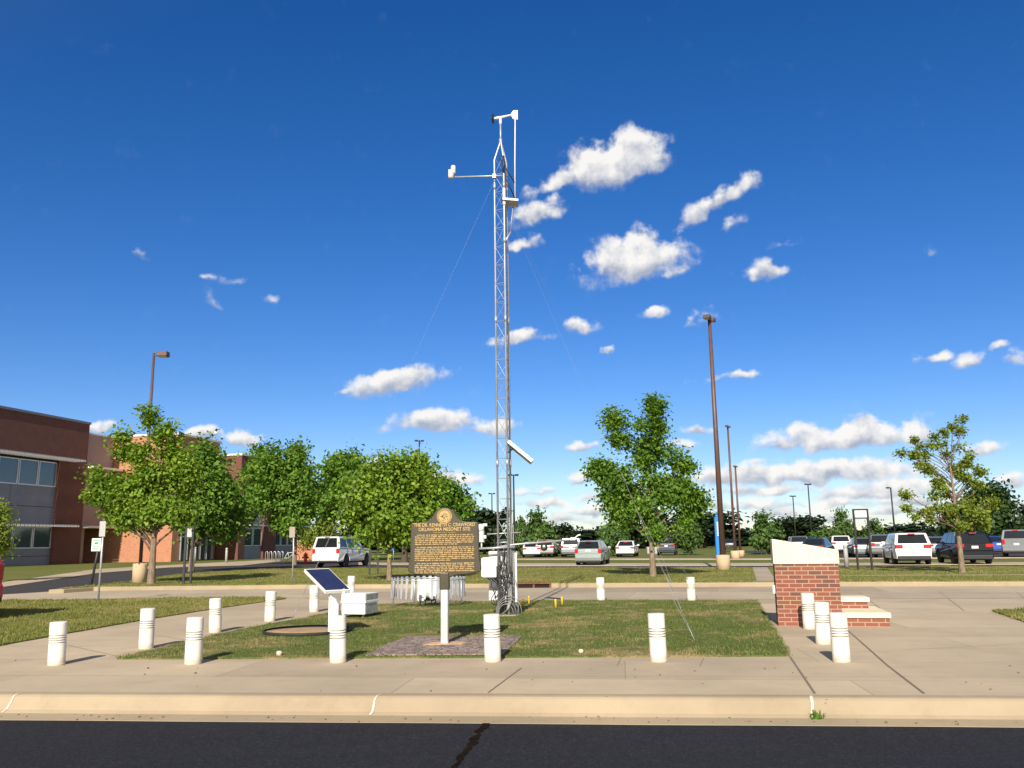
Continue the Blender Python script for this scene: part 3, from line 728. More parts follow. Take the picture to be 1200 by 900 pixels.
# the worn body text: three paragraphs of raised words, too small to read in the photograph
bt_ = MB(); rr = random.Random(11); zz = zs - .185
for para, rows, last in ((0, 6, .72), (1, 8, .6), (2, 6, .52)):
    for r_ in range(rows):
        x = -.435 + (.03 if r_ == 0 else 0); xe = .435 if r_ < rows - 1 else -.435 + .87 * last
        while x < xe - .02:
            w = min(rr.choice((.025, .04, .055, .07, .085, .1)), xe - x)
            q = x
            while q < x + w - .004:         # the strokes that make up a word
                lw = rr.uniform(.005, .010); h0 = rr.choice((0, 0, 0, .003)); h1 = rr.choice((.013, .013, .016))
                bt_.box(q, min(q + lw, x + w), -.0495, -.046, zz + h0, zz + h1); q += lw + rr.choice((.0, .0015, .003))
            x += w + .013
        zz -= .0265
    zz -= .018
bt_.build('body_lettering', GOLD, mk)
ft = slab('marker_footing', [(SGX - .30, SGY - .10), (SGX - .12, SGY - .16), (SGX + .25, SGY - .11), (SGX + .33, SGY + .12), (SGX + .10, SGY + .22), (SGX - .20, SGY + .16)], 0, .040, mat('footing_orange', (.52, .34, .20), .9, var=.15))

# ------------------------------------------------------------------ weather tower
TX, TY = G(593, 722)
tw = thing('weather_tower', 'tall galvanised lattice weather tower with wind vane, sensors and white enclosures', 'tower', (TX, TY, .0))
def tz(py, px=590): return P(px, py, TY)[1]
def tx(px, py): return P(px, py, TY)[0] - TX
F_ = .30
legs = [(-.145, -.03), (.06, -.135), (.12, .13)]
ztop, zap = 9.72, 10.12
for (lx, ly) in legs:
    lm = MB()
    lm.tube([(lx, ly, .0), (lx, ly, ztop), (lx * .15, ly * .15, zap), (lx * .12, ly * .12, zap + .12)], [.021, .021, .019, .017], 8)
    for z in (3.05, 6.1, 9.1): lm.tube([(lx, ly, z - .07), (lx, ly, z + .07)], .027, 8)
    lm.build('leg', GALV, tw)
br = MB()
for i in range(3):
    a, b = legs[i], legs[(i + 1) % 3]; z = .25; fl = 0; st = .415
    while z < ztop - .2:
        p, q = (a, b) if fl % 2 == 0 else (b, a)
        br.tube([(*p, z), (*q, z + st)], .0042, 5, False)
        br.tube([(*a, z), (*b, z)], .0052, 5, False)
        z += st; fl += 1
br.build('lattice_brace', GALV, tw)
mb = MB().tube([(0, 0, zap - .05), (0, 0, 10.62)], .020, 10); mb.lathe([(.032, zap - .02), (.036, zap + .08), (.022, zap + .13)], 10)
mb.build('mast', GALV, tw)
# wind monitor
wz = 10.73
wm = MB(); wm.lathe([(.026, 10.57), (.030, 10.63), (.030, 10.69), (.020, 10.73)], 12)
wm.tube([(-.14, 0, wz - .01), (-.06, 0, wz + .008), (.02, 0, wz + .02), (.28, -.02, wz + .075)], [.028, .034, .03, .018], 12)
wmo = wm.build('wind_monitor', WHITE, tw)
tf = MB(); tf.prism([(.24, wz + .05), (.28, wz - .03), (.385, wz - .045), (.385, wz + .175), (.29, wz + .17), (.24, wz + .10)], .012, .028, XZ)
tf.build('tail_fin', WHITE, wmo)
pr_ = MB(); pr_.lathe([(.001, -.06), (.02, -.05), (.028, .0)], 12, Matrix.Translation((-.15, 0, wz - .012)) @ Matrix.Rotation(R(90), 4, 'Y'))
for k in range(4):
    Mx = Matrix.Translation((-.17, 0, wz - .012)) @ Matrix.Rotation(k * PI / 2 + .45, 4, 'X') @ Matrix.Rotation(R(35), 4, 'Z')
    pr_.box(-.006, .006, -.030, .030, .01, .10, Mx)
pr_.build('propeller', BLACK, wmo)
# upper left arm and present-weather sensor
z_arm = tz(208, 584); xl = tx(533, 202)
ar = MB().tube([(.08, -.1, z_arm), (-.2, -.08, z_arm), (xl, -.05, z_arm - .0)], .019, 8); ar.cbox((-.15, -.05, z_arm), (.07, .09, .09))
aro = ar.build('sensor_arm', GALV, tw)
sn = MB(); sn.lathe([(.05, z_arm - .03), (.062, z_arm + .0), (.062, z_arm + .07), (.045, z_arm + .09)], 14, Matrix.Translation((xl - .08, -.05, 0)))
sn.lathe([(.03, z_arm + .06), (.055, z_arm + .09), (.055, z_arm + .23), (.05, z_arm + .26), (.02, z_arm + .275)], 14, Matrix.Translation((xl - .03, -.05, 0)))
sn.cbox((xl - .10, -.05, z_arm + .08), (.07, .08, .17))
sn.build('sensor', mat('sensor_grey', (.55, .53, .50), .5, var=.15), aro, bevel=.006)
# antenna rod, brackets, tray
xa = tx(603, 200); za0, za1 = tz(243, 601), tz(137, 604)
MB().tube([(xa, -.02, za0), (xa + .01, -.02, (za0 + za1) / 2), (xa + .03, -.02, za1)], [.013, .014, .013], 8).build('antenna', mat('antenna_fibreglass', (.72, .62, .60), .5), tw)
bk = MB()
bk.tube([(-.02, -.12, tz(188, 588)), (xa, -.02, tz(215, 602))], .014, 6); bk.tube([(.02, -.12, tz(200, 588)), (xa, -.02, tz(233, 602))], .014, 6)
bk.tube([(.06, -.14, tz(206, 590)), (.06, -.14, tz(186, 590))], .024, 8)
bk.build('antenna_bracket', DARKM, tw)
zt_ = tz(239, 596)
ty_ = MB(); Mt = Matrix.Translation((tx(597, 239), -.08, zt_)) @ Matrix.Rotation(R(6), 4, 'Y') @ Matrix.Rotation(R(-14), 4, 'X')
ty_.box(-.15, .19, -.13, .13, -.012, .012, Mt); ty_.box(-.15, .19, -.135, -.128, -.035, .02, Mt); ty_.box(.185, .192, -.13, .13, -.035, .02, Mt)
ty_.build('sensor_tray', GALV, tw)
MB().box(.035, .085, -.175, -.16, tz(243, 590), tz(224, 590)).build('mounting_plate', WHITE, tw)
lb = MB(); x1, z1 = tx(598.5, 272), tz(272, 598)
lb.tube([(tx(601, 245), -.03, za0), (x1, -.06, z1)], .011, 6); lb.tube([(.06, -.135, tz(287, 591)), (x1, -.06, z1 - .02)], .02, 6); lb.tube([(.06, -.135, tz(287, 591)), (.06, -.135, tz(280, 591))], .03, 8)
lb.build('lower_bracket', GALV, tw)
# tilted solar panel on the tower
p0 = Vector((tx(596, 518), 0, tz(518, 596))); p1 = Vector((tx(624, 541), 0, tz(541, 624)))
ex = (p1 - p0); ln = ex.length; ex.normalize(); ez = Vector((-ex.z, 0, ex.x))
if ez.z < 0: ez = -ez
Mp = Matrix((ex, ez.cross(ex), ez)).transposed().to_4x4(); Mp.translation = p0
sp_ = MB().box(0, ln, -.22, .30, -.045, .028, Mp).build('solar_panel', WHITE, tw, bevel=.004)
MB().box(.02, ln - .02, -.20, .28, .0285, .032, Mp).build('solar_cells', SOLAR, sp_)
MB().box(.015, ln - .015, -.205, .285, -.0485, -.0455, Mp).build('solar_back', GREYP, sp_)
MB().tube([(.08, -.05, p0.z - .22), (p0.x + .10, .02, p0.z - .13)], .015, 6).build('solar_bracket', DARKM, tw)
# booms near eye level
bz = tz(640, 590)
bm_ = MB().tube([(-.18, -.06, bz - .02), (.2, -.06, bz + .03), (tx(671, 632.5), -.06, tz(632.5, 671))], .021, 8)
bmo = bm_.build('boom', GALV, tw)
xs, zs_ = tx(672, 631.5), tz(631.5, 672)
bs = MB().cbox((xs - .02, -.06, zs_ + .0), (.10, .07, .055)); bs.tube([(xs + .02, -.06, zs_ + .01), (xs + .09, -.06, zs_ + .07), (xs + .14, -.06, zs_ + .08)], [.014, .014, .02], 8)
bs.build('radiation_sensor', WHITE, bmo, bevel=.006)
b2 = MB().tube([(tx(561, 643), -.08, tz(643, 561)), (.2, -.08, tz(641, 600))], .021, 8); b2.tube([(tx(571, 626), .0, tz(626, 571)), (tx(610, 624), .0, tz(624, 610))], .014, 8)
b2.tube([(tx(582, 636), .05, tz(636, 582)), (tx(600, 635), .05, tz(635, 600))], .016, 8)
b2o = b2.build('cross_arm', GALV, tw)
rs = MB(); xr, zr = tx(564.5, 643), tz(641, 564)
rs.tube([(xr, -.08, zr - .02), (xr, -.08, zr + .10)], .014, 8)
for k in range(9): rs.lathe([(.045, 0), (.062, .012), (.062, .018), (.03, .026)], 16, Matrix.Translation((xr, -.08, zr + .09 + k * .026)))
rs.lathe([(.066, 0), (.066, .10), (.05, .13), (.001, .14)], 16, Matrix.Translation((xr - .01, -.08, zr + .32)))
rs.cbox((xr + .07, -.08, zr + .20), (.05, .05, .06)); rs.cbox((xr + .07, -.08, zr + .44), (.09, .07, .05))
rs.build('radiation_shield', WHITE, b2o)
# enclosures
def bxpx(mb, x0, y0, x1, y1, ya, yb): mb.box(tx(x0, (y0 + y1) / 2), tx(x1, (y0 + y1) / 2), ya, yb, tz(y1, (x0 + x1) / 2), tz(y0, (x0 + x1) / 2))
e1 = MB(); bxpx(e1, 566, 653, 582, 676, -.30, -.13); e1o = e1.build('enclosure', WHITE, tw, bevel=.012)
d1 = MB(); bxpx(d1, 564.6, 654, 566.2, 675, -.29, -.14); d1.cbox((tx(574, 665), -.302, tz(664)), (.22, .006, .34)); d1.build('enclosure_door', WHITE, e1o, bevel=.003)
e2 = MB(); bxpx(e2, 572.5, 646, 599, 704, .15, .30); e2o = e2.build('back_enclosure', WHITE, tw, bevel=.012)
e3 = MB(); bxpx(e3, 599.5, 645.5, 606, 706, .06, .20); e3.build('conduit_cover', WHITE, tw, bevel=.01)
# cables and conduits
rr = random.Random(4)
cb = MB()
for k in range(9):
    x0 = tx(570 + k * 2.2, 676); pts = [Vector((x0, -.2, tz(675, 574)))]
    for j in range(6): pts.append(Vector((-.24 + k * .045 + rr.uniform(-.07, .07), -.18 + rr.uniform(-.05, .14), tz(675, 574) - .10 * (j + 1) + rr.uniform(-.04, .05))))
    cb.tube(pts, rr.uniform(.006, .011), 6)
for k in range(10):
    pts = []
    for j in range(8): pts.append(Vector((-.12 + rr.uniform(-.05, .05) + .02 * k, -.1 + rr.uniform(-.07, .12), 1.3 - j * .17)))
    cb.tube(pts, rr.uniform(.006, .01), 6)
cb.build('cable_bundle', CABLE, tw)
lp = MB()
def loop(mb, c, rad, r, ph=0, tilt=0):
    mb.tube([(c[0] + rad * math.cos(t), c[1] + rad * .4 * math.sin(t + tilt), c[2] + rad * math.sin(t)) for t in [ph + 2 * PI * k / 24 for k in range(25)]], r, 6, False)
loop(lp, (-.02, -.18, .92), .13, .010); loop(lp, (-.03, -.17, .91), .115, .009, .5); loop(lp, (-.05, -.18, .40), .08, .009); loop(lp, (.0, -.16, .66), .10, .006, .2)
lp.build('coiled_cable', CABLE, tw)
cn = MB()
for k in range(5):
    q = .05 * k
    cn.tube([(.055 + q * .3, -.15 - q * .2, .62), (.06 + q * .3, -.17 - q * .2, .34), (.02 + q * .2, -.20 - q * .2, .13 + q * .2), (-.05 - q * .2, -.21 - q * .2, .05), (-.13 - q * .4, -.18 - q * .1, .03)], .0065, 6)
for k in range(4):
    a0 = [R(200 - 200 * j / 14) for j in range(15)]; rad = .15 + .035 * k
    cn.tube([(.0 + .02 * k + rad * math.cos(t), -.19 - .012 * k, .02 + rad * 1.5 * max(0, math.sin(t)) ** .8) for t in a0], .0065, 6)
for k in range(3): cn.tube([(.10 + .035 * k, -.05 + .03 * k, 2.2 - .2 * k), (.10 + .035 * k, -.05 + .03 * k, 1.2), (.105 + .035 * k, -.05 + .03 * k, .0)], .009, 8)
cn.tube([(.20, .0, .7), (.24, -.04, .45), (.25, -.05, .2), (.22, -.04, .0)], .009, 6)
cn.build('conduit', CONDUIT, tw)
MB().lathe([(.30, -.02), (.30, .028), (.27, .032)], 6, Matrix.Translation((.01, -.01, 0))).build('base_slab', CONC, tw)
# guy wires
def guy(name, z, leg, gx, gy, extra=0):
    g = MB(); a = Vector((legs[leg][0], legs[leg][1], z)); b = Vector((gx - TX, gy - TY, .02)); pts = []
    for k in range(13):
        t = k / 12; q = a.lerp(b, t); q.z -= .12 * 4 * t * (1 - t) * .5; pts.append(q)
    g.tube(pts, .0012, 5, False)
    g.lathe([(.028, z - .04), (.028, z + .04)], 8, Matrix.Translation((legs[leg][0], legs[leg][1], 0)))
    d = (a - b).normalized(); side = Vector((-d.y, d.x, 0)).normalized()
    g.tube([b - d * .1, b + d * .35], .006, 6); g.tube([b + d * .8, b + d * 1.05], .0055, 6)
    if extra:
        g.tube([b + d * .5, b + d * 1.6 + side * .05, b + d * 3.0], .002, 5, False); g.tube([b + d * .5, b + d * 1.3 - side * .07, b + d * 2.2], .002, 5, False)
        g.tube([b + d * .1, b + d * .6 + side * .06, b + d * 1.1], .0022, 5, False)
    return g.build('guy_wire', WIRE, tw)
zg = tz(212, 580)
guy('guy', zg, 0, *G(341, 729), 1); guy('guy', zg - .55, 1, *G(814, 752), 1); guy('guy', zg - .55, 2, *G(818, 704), 1)
# ------------------------------------------------------------------ yellow stakes
yst = [(613, 712.5, 'near yellow stake of the left pair in the grass beside the tower'), (620, 708.5, 'far yellow stake of the left pair in the grass beside the tower'),
       (651.5, 713, 'near yellow stake of the right pair farther from the tower'), (659, 710, 'far yellow stake of the right pair farther from the tower')]
ys = None
for px, py, lbl in yst:
    x, y = G(px, py)
    if ys is None: ys = MB().lathe([(.024, -.02), (.024, .165), (.021, .178), (.001, .182)], 12).build('stake', YEL); o = ys
    else: o = ys.copy(); COL.objects.link(o)
    o.location = (x, y, .02); tag(o, lbl, 'stake', 'yellow stakes beside the tower'); o.rotation_euler = (random.uniform(-.05, .05), random.uniform(-.05, .05), 0)

# ------------------------------------------------------------------ solar panel on a stand
PY = 14.4
PXc = P(389, 724, PY)[0]
so = thing('ground_solar_panel', 'tilted blue solar panel on two short white legs with a white pedestal', 'solar panel', (PXc, PY, .02))
def spx(px, py, dy=0): x, z = P(px, py, PY + dy); return Vector((x - PXc, dy, z - .02))
tl, tr_, brr, bl = spx(356.5, 667, .22), spx(389, 666, .37), spx(411, 691, .0), spx(381.5, 692.5, -.16)
tr_ = tl + (brr - bl)
nrm = (brr - bl).cross(tl - bl).normalized()
if nrm.z < 0: nrm = -nrm
def quad_slab(mb, a, b, c, d, h0, h1, nv): mb.add([q + nv * h0 for q in (a, b, c, d)] + [q + nv * h1 for q in (a, b, c, d)], [(0, 1, 2, 3), (7, 6, 5, 4), (0, 4, 5, 1), (1, 5, 6, 2), (2, 6, 7, 3), (3, 7, 4, 0)])
q = MB(); quad_slab(q, bl, brr, tr_, tl, -.06, 0, nrm); fr = q.build('frame', WHITE, so, bevel=.003)
def bil(a, b): return bl.lerp(brr, a).lerp(tl.lerp(tr_, a), b)
q = MB()
for i in range(4):
    for j in range(4):
        a0, a1, b0, b1 = .025 + i * .2375, .025 + i * .2375 + .2345, .025 + j * .2375, .025 + j * .2375 + .2345
        quad_slab(q, bil(a0, b0), bil(a1, b0), bil(a1, b1), bil(a0, b1), .001, .003, nrm)
q.build('solar_cells', mat('solar_blue', (.016, .026, .085), .2, var=.2, coat=.6), fr)
mid = bil(.5, .5)
q = MB(); q.box(spx(388, 700).x - .03, spx(388, 700).x + .005, -.03, .0, 0, bil(.3, .25).z - .05); q.build('leg', WHITE, so)
q = MB(); q.box(spx(403, 700).x - .015, spx(403, 700).x + .015, -.03, .0, 0, bil(.85, .2).z - .05); q.build('leg', WHITE, so)
q = MB(); xx = spx(388, 700).x; q.prism([(xx + .006, 0), (xx + .145, 0), (xx + .145, .46), (xx + .10, .54), (xx + .006, .62)], -.04, .10, XZ); q.build('pedestal', WHITE, so, bevel=.01)

# ------------------------------------------------------------------ stacked white box
BXc = G(421.5, 723.5)
ub = thing('stacked_box', 'low white two-tier box with a shade-grey side behind the solar panel', 'utility box', (BXc[0], BXc[1] + .0, .022), R(-17))
lw = MB(); lw.box(-.25, .26, -.30, .28, .06, .25); lw.box(-.24, .25, -.29, .27, .25, .27)
lw.build('lower_tier', WHITE, ub, bevel=.008)
up_ = MB(); up_.box(-.27, .28, -.31, .30, .272, .325); up_.box(-.26, .265, -.30, .285, .325, .46)
up_.build('upper_tier', WHITE, ub, bevel=.008)
gp = MB(); gp.box(.261, .268, -.27, .25, .07, .24); gp.box(.266, .274, -.27, .26, .335, .45)
gp.build('side_panel', mat('shaded_grey_panel', (.34, .34, .33), .7, var=.3, scale=12), ub)  # mottled panel; the shade of this turned-away side is put into its grey
for (a, b) in ((-.21, -.26), (.22, -.26), (.22, .24), (-.21, .24)):
    MB().cbox((a, b, .03), (.05, .05, .06)).build('foot', DARKM, ub)

# ------------------------------------------------------------------ rain gauge with wind shield
gx_, gy_ = G(500, 711.5)
gy_ += .3
rg_ = thing('rain_gauge', 'rain gauge inside a round wind shield of hanging metal slats', 'rain gauge', (gx_, gy_, .02))
RR = .86; zr = .60
MB().tube([(RR * math.cos(2 * PI * k / 48), RR * math.sin(2 * PI * k / 48), zr) for k in range(49)], .013, 6, False).build('shield_ring', GALV, rg_)
for k in range(4):
    a = R(28 + 90 * k)
    lg = MB().tube([(RR * math.cos(a), RR * math.sin(a), 0), (RR * math.cos(a), RR * math.sin(a), zr)], .018, 8); lg.build('leg', GALV, rg_)
rr = random.Random(2)
for k in range(36):
    a = 2 * PI * k / 36 + .04
    s_ = MB(); Ms = Matrix.Translation((RR * math.cos(a), RR * math.sin(a), zr)) @ Matrix.Rotation(a + PI / 2, 4, 'Z') @ Matrix.Rotation(rr.uniform(-.10, .02), 4, 'X') @ Matrix.Rotation(rr.uniform(-.05, .05) + .03, 4, 'Y')
    s_.prism([(-.038, .045), (.038, .045), (.021, -.41), (-.021, -.41)], -.004, .004, Ms @ XZ)
    s_.build('slat', SLAT, rg_)
gg = MB(); gg.lathe([(.17, .18), (.17, .56), (.155, .60), (.165, .60)], 24); gg.box(-.20, .20, -.16, -.14, .25, .60); gg.box(-.22, -.08, -.19, -.165, .12, .50); gg.box(.06, .2, -.19, -.165, .16, .55)
gg.build('gauge_body', WHITE, rg_)
gl_ = MB()
for dx in (-.18, -.05, .10, .2): gl_.tube([(dx, -.1, 0), (dx * .8, -.08, .3)], .014, 6)
gl_.cbox((0, 0, .15), (.3, .2, .08)); gl_.build('gauge_stand', DARKM, rg_)

# ------------------------------------------------------------------ brick entrance wall
WX, WY = G(912.5, 733.5)
wall = thing('brick_wall', 'short red brick wall with a sloping cream stone cap beside the lawn', 'wall', (WX, WY, 0), SA)
MB().box(0, 1.03, 0, .46, -.03, 1.02).build('brickwork', BRK, wall)
cpz = P(904, 632, WY)[1]
MB().prism([(-.02, 1.022), (1.05, 1.022), (1.05, cpz - .19), (.0, cpz + .004), (-.02, cpz)], .02, -.48, XZ).build('stone_cap', CREAM, wall, bevel=.01)
MB().box(-.05, -.002, .14, .24, .52, .66).build('outlet_box', WHITE, wall, bevel=.01)
bw = thing('bench_wall', 'low stepped brick bench wall with cream stone slabs right of the brick wall', 'low wall', (WX + U.x * 1.052, WY + U.y * 1.052, 0), SA)
MB().box(0, .71, .0, 1.45, -.03, .138).build('brickwork', BRK, bw)
MB().box(.0, .735, -.025, 1.475, .140, .226).build('stone_slab', CREAM, bw, bevel=.008)
MB().box(.0, .54, .90, 1.40, .227, .335).build('brickwork', BRK, bw)
MB().box(.0, .565, .875, 1.425, .337, .415).build('stone_slab', CREAM, bw, bevel=.008)

# ------------------------------------------------------------------ lamp posts
def lamp(px, py, topy, label, heads=1, base_h=.65, base_r=.30, r0=.085, r1=.055, matp=None, D=None, zb=0.0, arm=0, hs=1.0, group='car park lamp posts', az=0):
    if D is None: x, y = G(px, py, zb)
    else: x, y = P(px, py, D)[0], D
    o = thing('lamp_post', label, 'lamp post', (x, y, zb), 0, group)
    z = P(px, topy, y)[1] - zb
    z -= .0
    if base_h:
        MB().lathe([(base_r, -.05), (base_r, base_h - .03), (base_r - .03, base_h), (.01, base_h)], 24).build('concrete_base', FOOT, o)
        bo = MB().box(-.14, .14, -.14, .14, base_h, base_h + .03); bo.build('base_plate', matp or BRONZE, o)
    MB().lathe([(r0, base_h), (r1, z)], 12).build('pole', matp or BRONZE, o)
    rot = Matrix.Rotation(az, 4, 'Z')
    for k in range(heads):
        sg = 1 if k == 0 else -1
        h = MB(); A = rot
        h.box(*sorted((sg * .02, sg * .22)), -.03, .03, z - .13, z - .07, A)
        h.box(*sorted((sg * .16, sg * (.16 + .52 * hs))), -.22 * hs, .22 * hs, z - .17 * hs - .02, z + .06 * hs, A)
        ho = h.build('lamp_head', matp or BRONZE, o, bevel=.02)
        l = MB(); l.box(*sorted((sg * .21, sg * (.12 + .5 * hs))), -.17 * hs, .17 * hs, z - .17 * hs - .032, z - .17 * hs - .021, A); l.build('lens', mat('lamp_lens', (.6, .6, .55), .3), ho)
    return o
lamp(163, 683, 414, 'brown lamp post rising behind the bright tree near the brick building', 1, .72, .26, zb=.13, r0=.066, r1=.05, hs=.78)
lamp(848, 668, 372, 'tall brown lamp post nearest the camera, right of the centre tree', 2, .65, .30, zb=.13, r0=.135, r1=.08, az=R(60), hs=.68)
lamp(862, 655, 499, 'middle lamp post of the row of three right of the blue pillar', 2, .6, .34, r0=.105, r1=.07, az=R(60), hs=.5)
lamp(868, 652, 546, 'farthest lamp post of the row of three right of the blue pillar', 2, .5, .34, r0=.105, r1=.07, az=R(60), hs=.45)
for (px, ty, D, lb, hd) in ((490.5, 516, 88, 'distant dark lamp post above the trees left of the tower', 2), (577, 578, 120, 'distant thin lamp post just left of the tower legs', 2), (603, 556, 80, 'distant lamp post directly behind the right tower leg', 2),
                     (632.5, 592, 140, 'distant lamp post above the conical tree right of the tower', 1), (934, 581, 125, 'shorter distant lamp post above the trees behind the brick wall', 2), (953, 567, 110, 'taller distant lamp post above the trees behind the brick wall', 2), (1051, 571, 95, 'distant lamp post beside the sparse tree at right', 1)):
    lamp(px, 650, ty, lb, hd, .6, .3, .11, .07, DARKM, D, 0, hs=.6, az=R(20) if hd == 2 else PI)

# ------------------------------------------------------------------ trees
def branch(mb, a, b, r0, r1, bend, rr, n=5):
    a, b = Vector(a), Vector(b); pts = []; rs = []
    for i in range(n + 1):
        t = i / n; q = a.lerp(b, t)
        q += Vector((rr.uniform(-1, 1), rr.uniform(-1, 1), 0)) * bend * math.sin(PI * t) * .35; q.z += bend * math.sin(PI * t) * .4 * (1 - t)
        pts.append(q); rs.append(r0 + (r1 - r0) * t)
    mb.tube(pts, rs, 6, True); return pts
def leaf_mesh(name, pts, size, seed, up=.45, centre=None):
    rg = np.random.default_rng(seed); k = len(pts)
    nrm = rg.normal(0, 1, (k, 3)); nrm[:, 2] += up * 2
    if centre is not None:
        out = pts - centre; out /= np.linalg.norm(out, axis=1, keepdims=True) + 1e-6; nrm += out * .8
    nrm /= np.linalg.norm(nrm, axis=1, keepdims=True)
    t = rg.normal(0, 1, (k, 3)); t -= nrm * np.sum(t * nrm, 1, keepdims=True); t /= np.linalg.norm(t, axis=1, keepdims=True); b = np.cross(nrm, t)
    s = (size * rg.uniform(.6, 1.35, k))[:, None]
    Q = np.zeros((k, 4, 3), np.float32)
    Q[:, 0] = pts - t * s * .55; Q[:, 1] = pts + b * s * .42 + nrm * s * .12; Q[:, 2] = pts + t * s * .6 - nrm * s * .08; Q[:, 3] = pts - b * s * .42 + nrm * s * .12
    me = bpy.data.meshes.new(name); me.vertices.add(k * 4); me.vertices.foreach_set('co', Q.ravel())
    me.loops.add(k * 4); me.loops.foreach_set('vertex_index', np.arange(k * 4, dtype=np.int32))
    me.polygons.add(k); me.polygons.foreach_set('loop_start', np.arange(0, k * 4, 4, dtype=np.int32)); me.polygons.foreach_set('loop_total', np.full(k, 4, np.int32))
    me.update(); return me
def make_tree(name, label, x, y, zb, lobes, trunk, leaf, nleaf, ncl, lsize, clr, seed, bark=None, cat='tree', group=None, fork=None, dens_power=.5):
    """lobes: (dx, dy, z, rx, ry, rz, weight); trunk: (r_base, r_top, height of first limb, top)"""
    rr = random.Random(seed); rg = np.random.default_rng(seed)
    o = thing(name, label, cat, (x, y, zb), 0, group)
    wt_ = np.array([l[6] * (l[3] * l[4] * l[5]) ** .67 for l in lobes]); wt_ /= wt_.sum()
    cl = []; nb = max(6, ncl // 3)
    for _ in range(nb):             # boughs, each carrying a handful of leaf sprays
        l = lobes[_ % len(lobes)] if _ < len(lobes) else lobes[rg.choice(len(lobes), p=wt_)]
        d = rg.normal(0, 1, 3); d /= np.linalg.norm(d); rad = rg.uniform(.2, 1) ** dens_power * .9
        c = np.array((l[0] + d[0] * l[3] * rad, l[1] + d[1] * l[4] * rad, l[2] + d[2] * l[5] * rad))
        sp = max(clr * .9, .42 * min(l[3], l[5]))
        for k in range(3): cl.append(tuple(c + rg.normal(0, 1, 3) * np.array([sp, sp, sp * .85]) * .6))
    ncl = len(cl)
    tb = MB(); r0, r1, zl, zt2 = trunk
    lean = (rr.uniform(-.1, .1), rr.uniform(-.1, .1))
    tp = [Vector((lean[0] * t * t + (fork or 0) * t, lean[1] * t, zt2 * t)) for t in [i / 8 for i in range(9)]]
    tb.tube([tp[0] - Vector((0, 0, .1))] + tp, [r0 * 1.35] + [r0 * 1.18] + [r0 + (r1 - r0) * (i / 8) for i in range(1, 9)], 10)
    tb.build('trunk', bark or BARK, o)
    lm = MB()
    def trunk_at(z): t = max(0, min(1, z / zt2)); return Vector((lean[0] * t * t + (fork or 0) * t, lean[1] * t, z))
    for c in cl[::max(1, ncl // (46 if ncl < 185 or ncl > 195 else 90))]:
        c = Vector(c); h = math.hypot(c.x, c.y); z0 = max(zl, min(zt2 * .97, c.z - h * rr.uniform(.6, 1.1)))
        r_ = max(.012, r1 + (r0 - r1) * (1 - z0 / zt2)) * .42
        branch(lm, trunk_at(z0), c, r_, .008, h * .25, rr)
    lm.build('limb', BARKL if bark is None else bark, o)
    per = nleaf // ncl; P_ = []
    for c in cl:
        k = int(per * rg.uniform(.5, 1.5)); s = clr * rg.uniform(.6, 1.3)
        P_.append(np.array(c) + rg.normal(0, 1, (k, 3)) * np.array([s, s, s * .85]))
    P_ = np.concatenate(P_); ctr = np.array([0, 0, np.mean([c[2] for c in cl])])
    me = leaf_mesh('crown', P_, lsize, seed, centre=ctr); me.materials.append(leaf)
    co = bpy.data.objects.new('crown', me); COL.objects.link(co); co.parent = o
    return o
def px_lobes(bx, by, zb, D, rows):
    """(px, py, half width px, half height px, weight) measured at depth D -> lobes of the tree standing at bx"""
    out = []
    for i, (px, py, hw, hh, w) in enumerate(rows):
        X, Z = P(px, py, D); k = D / 1000 * 1.02
        out.append((X - bx, ((i * 37) % 7 - 3) * .10 * hw * k, Z - zb, hw * k * .86, hw * k * .8, hh * k * .88, w))
    return out
def tree_px(label, base, rows, trunk_px, leaf, nleaf, ncl, lsize, clr, seed, zb=.13, D=None, bark=None, name='tree', fork=None, group=None, dp=.5):
    if D is None: x, y = G(*base, zb)
    else: x, y = P(base[0], base[1], D)[0], D
    r0, limb_py, top_py = trunk_px
    zl, zt = P(base[0], limb_py, y)[1] - zb, P(base[0], top_py, y)[1] - zb
    return make_tree(name, label, x, y, zb, px_lobes(x, y, zb, y, rows), (r0, r0 * .25, zl, zt), leaf, nleaf, ncl, lsize, clr, seed, bark, group=group, fork=fork, dens_power=dp)

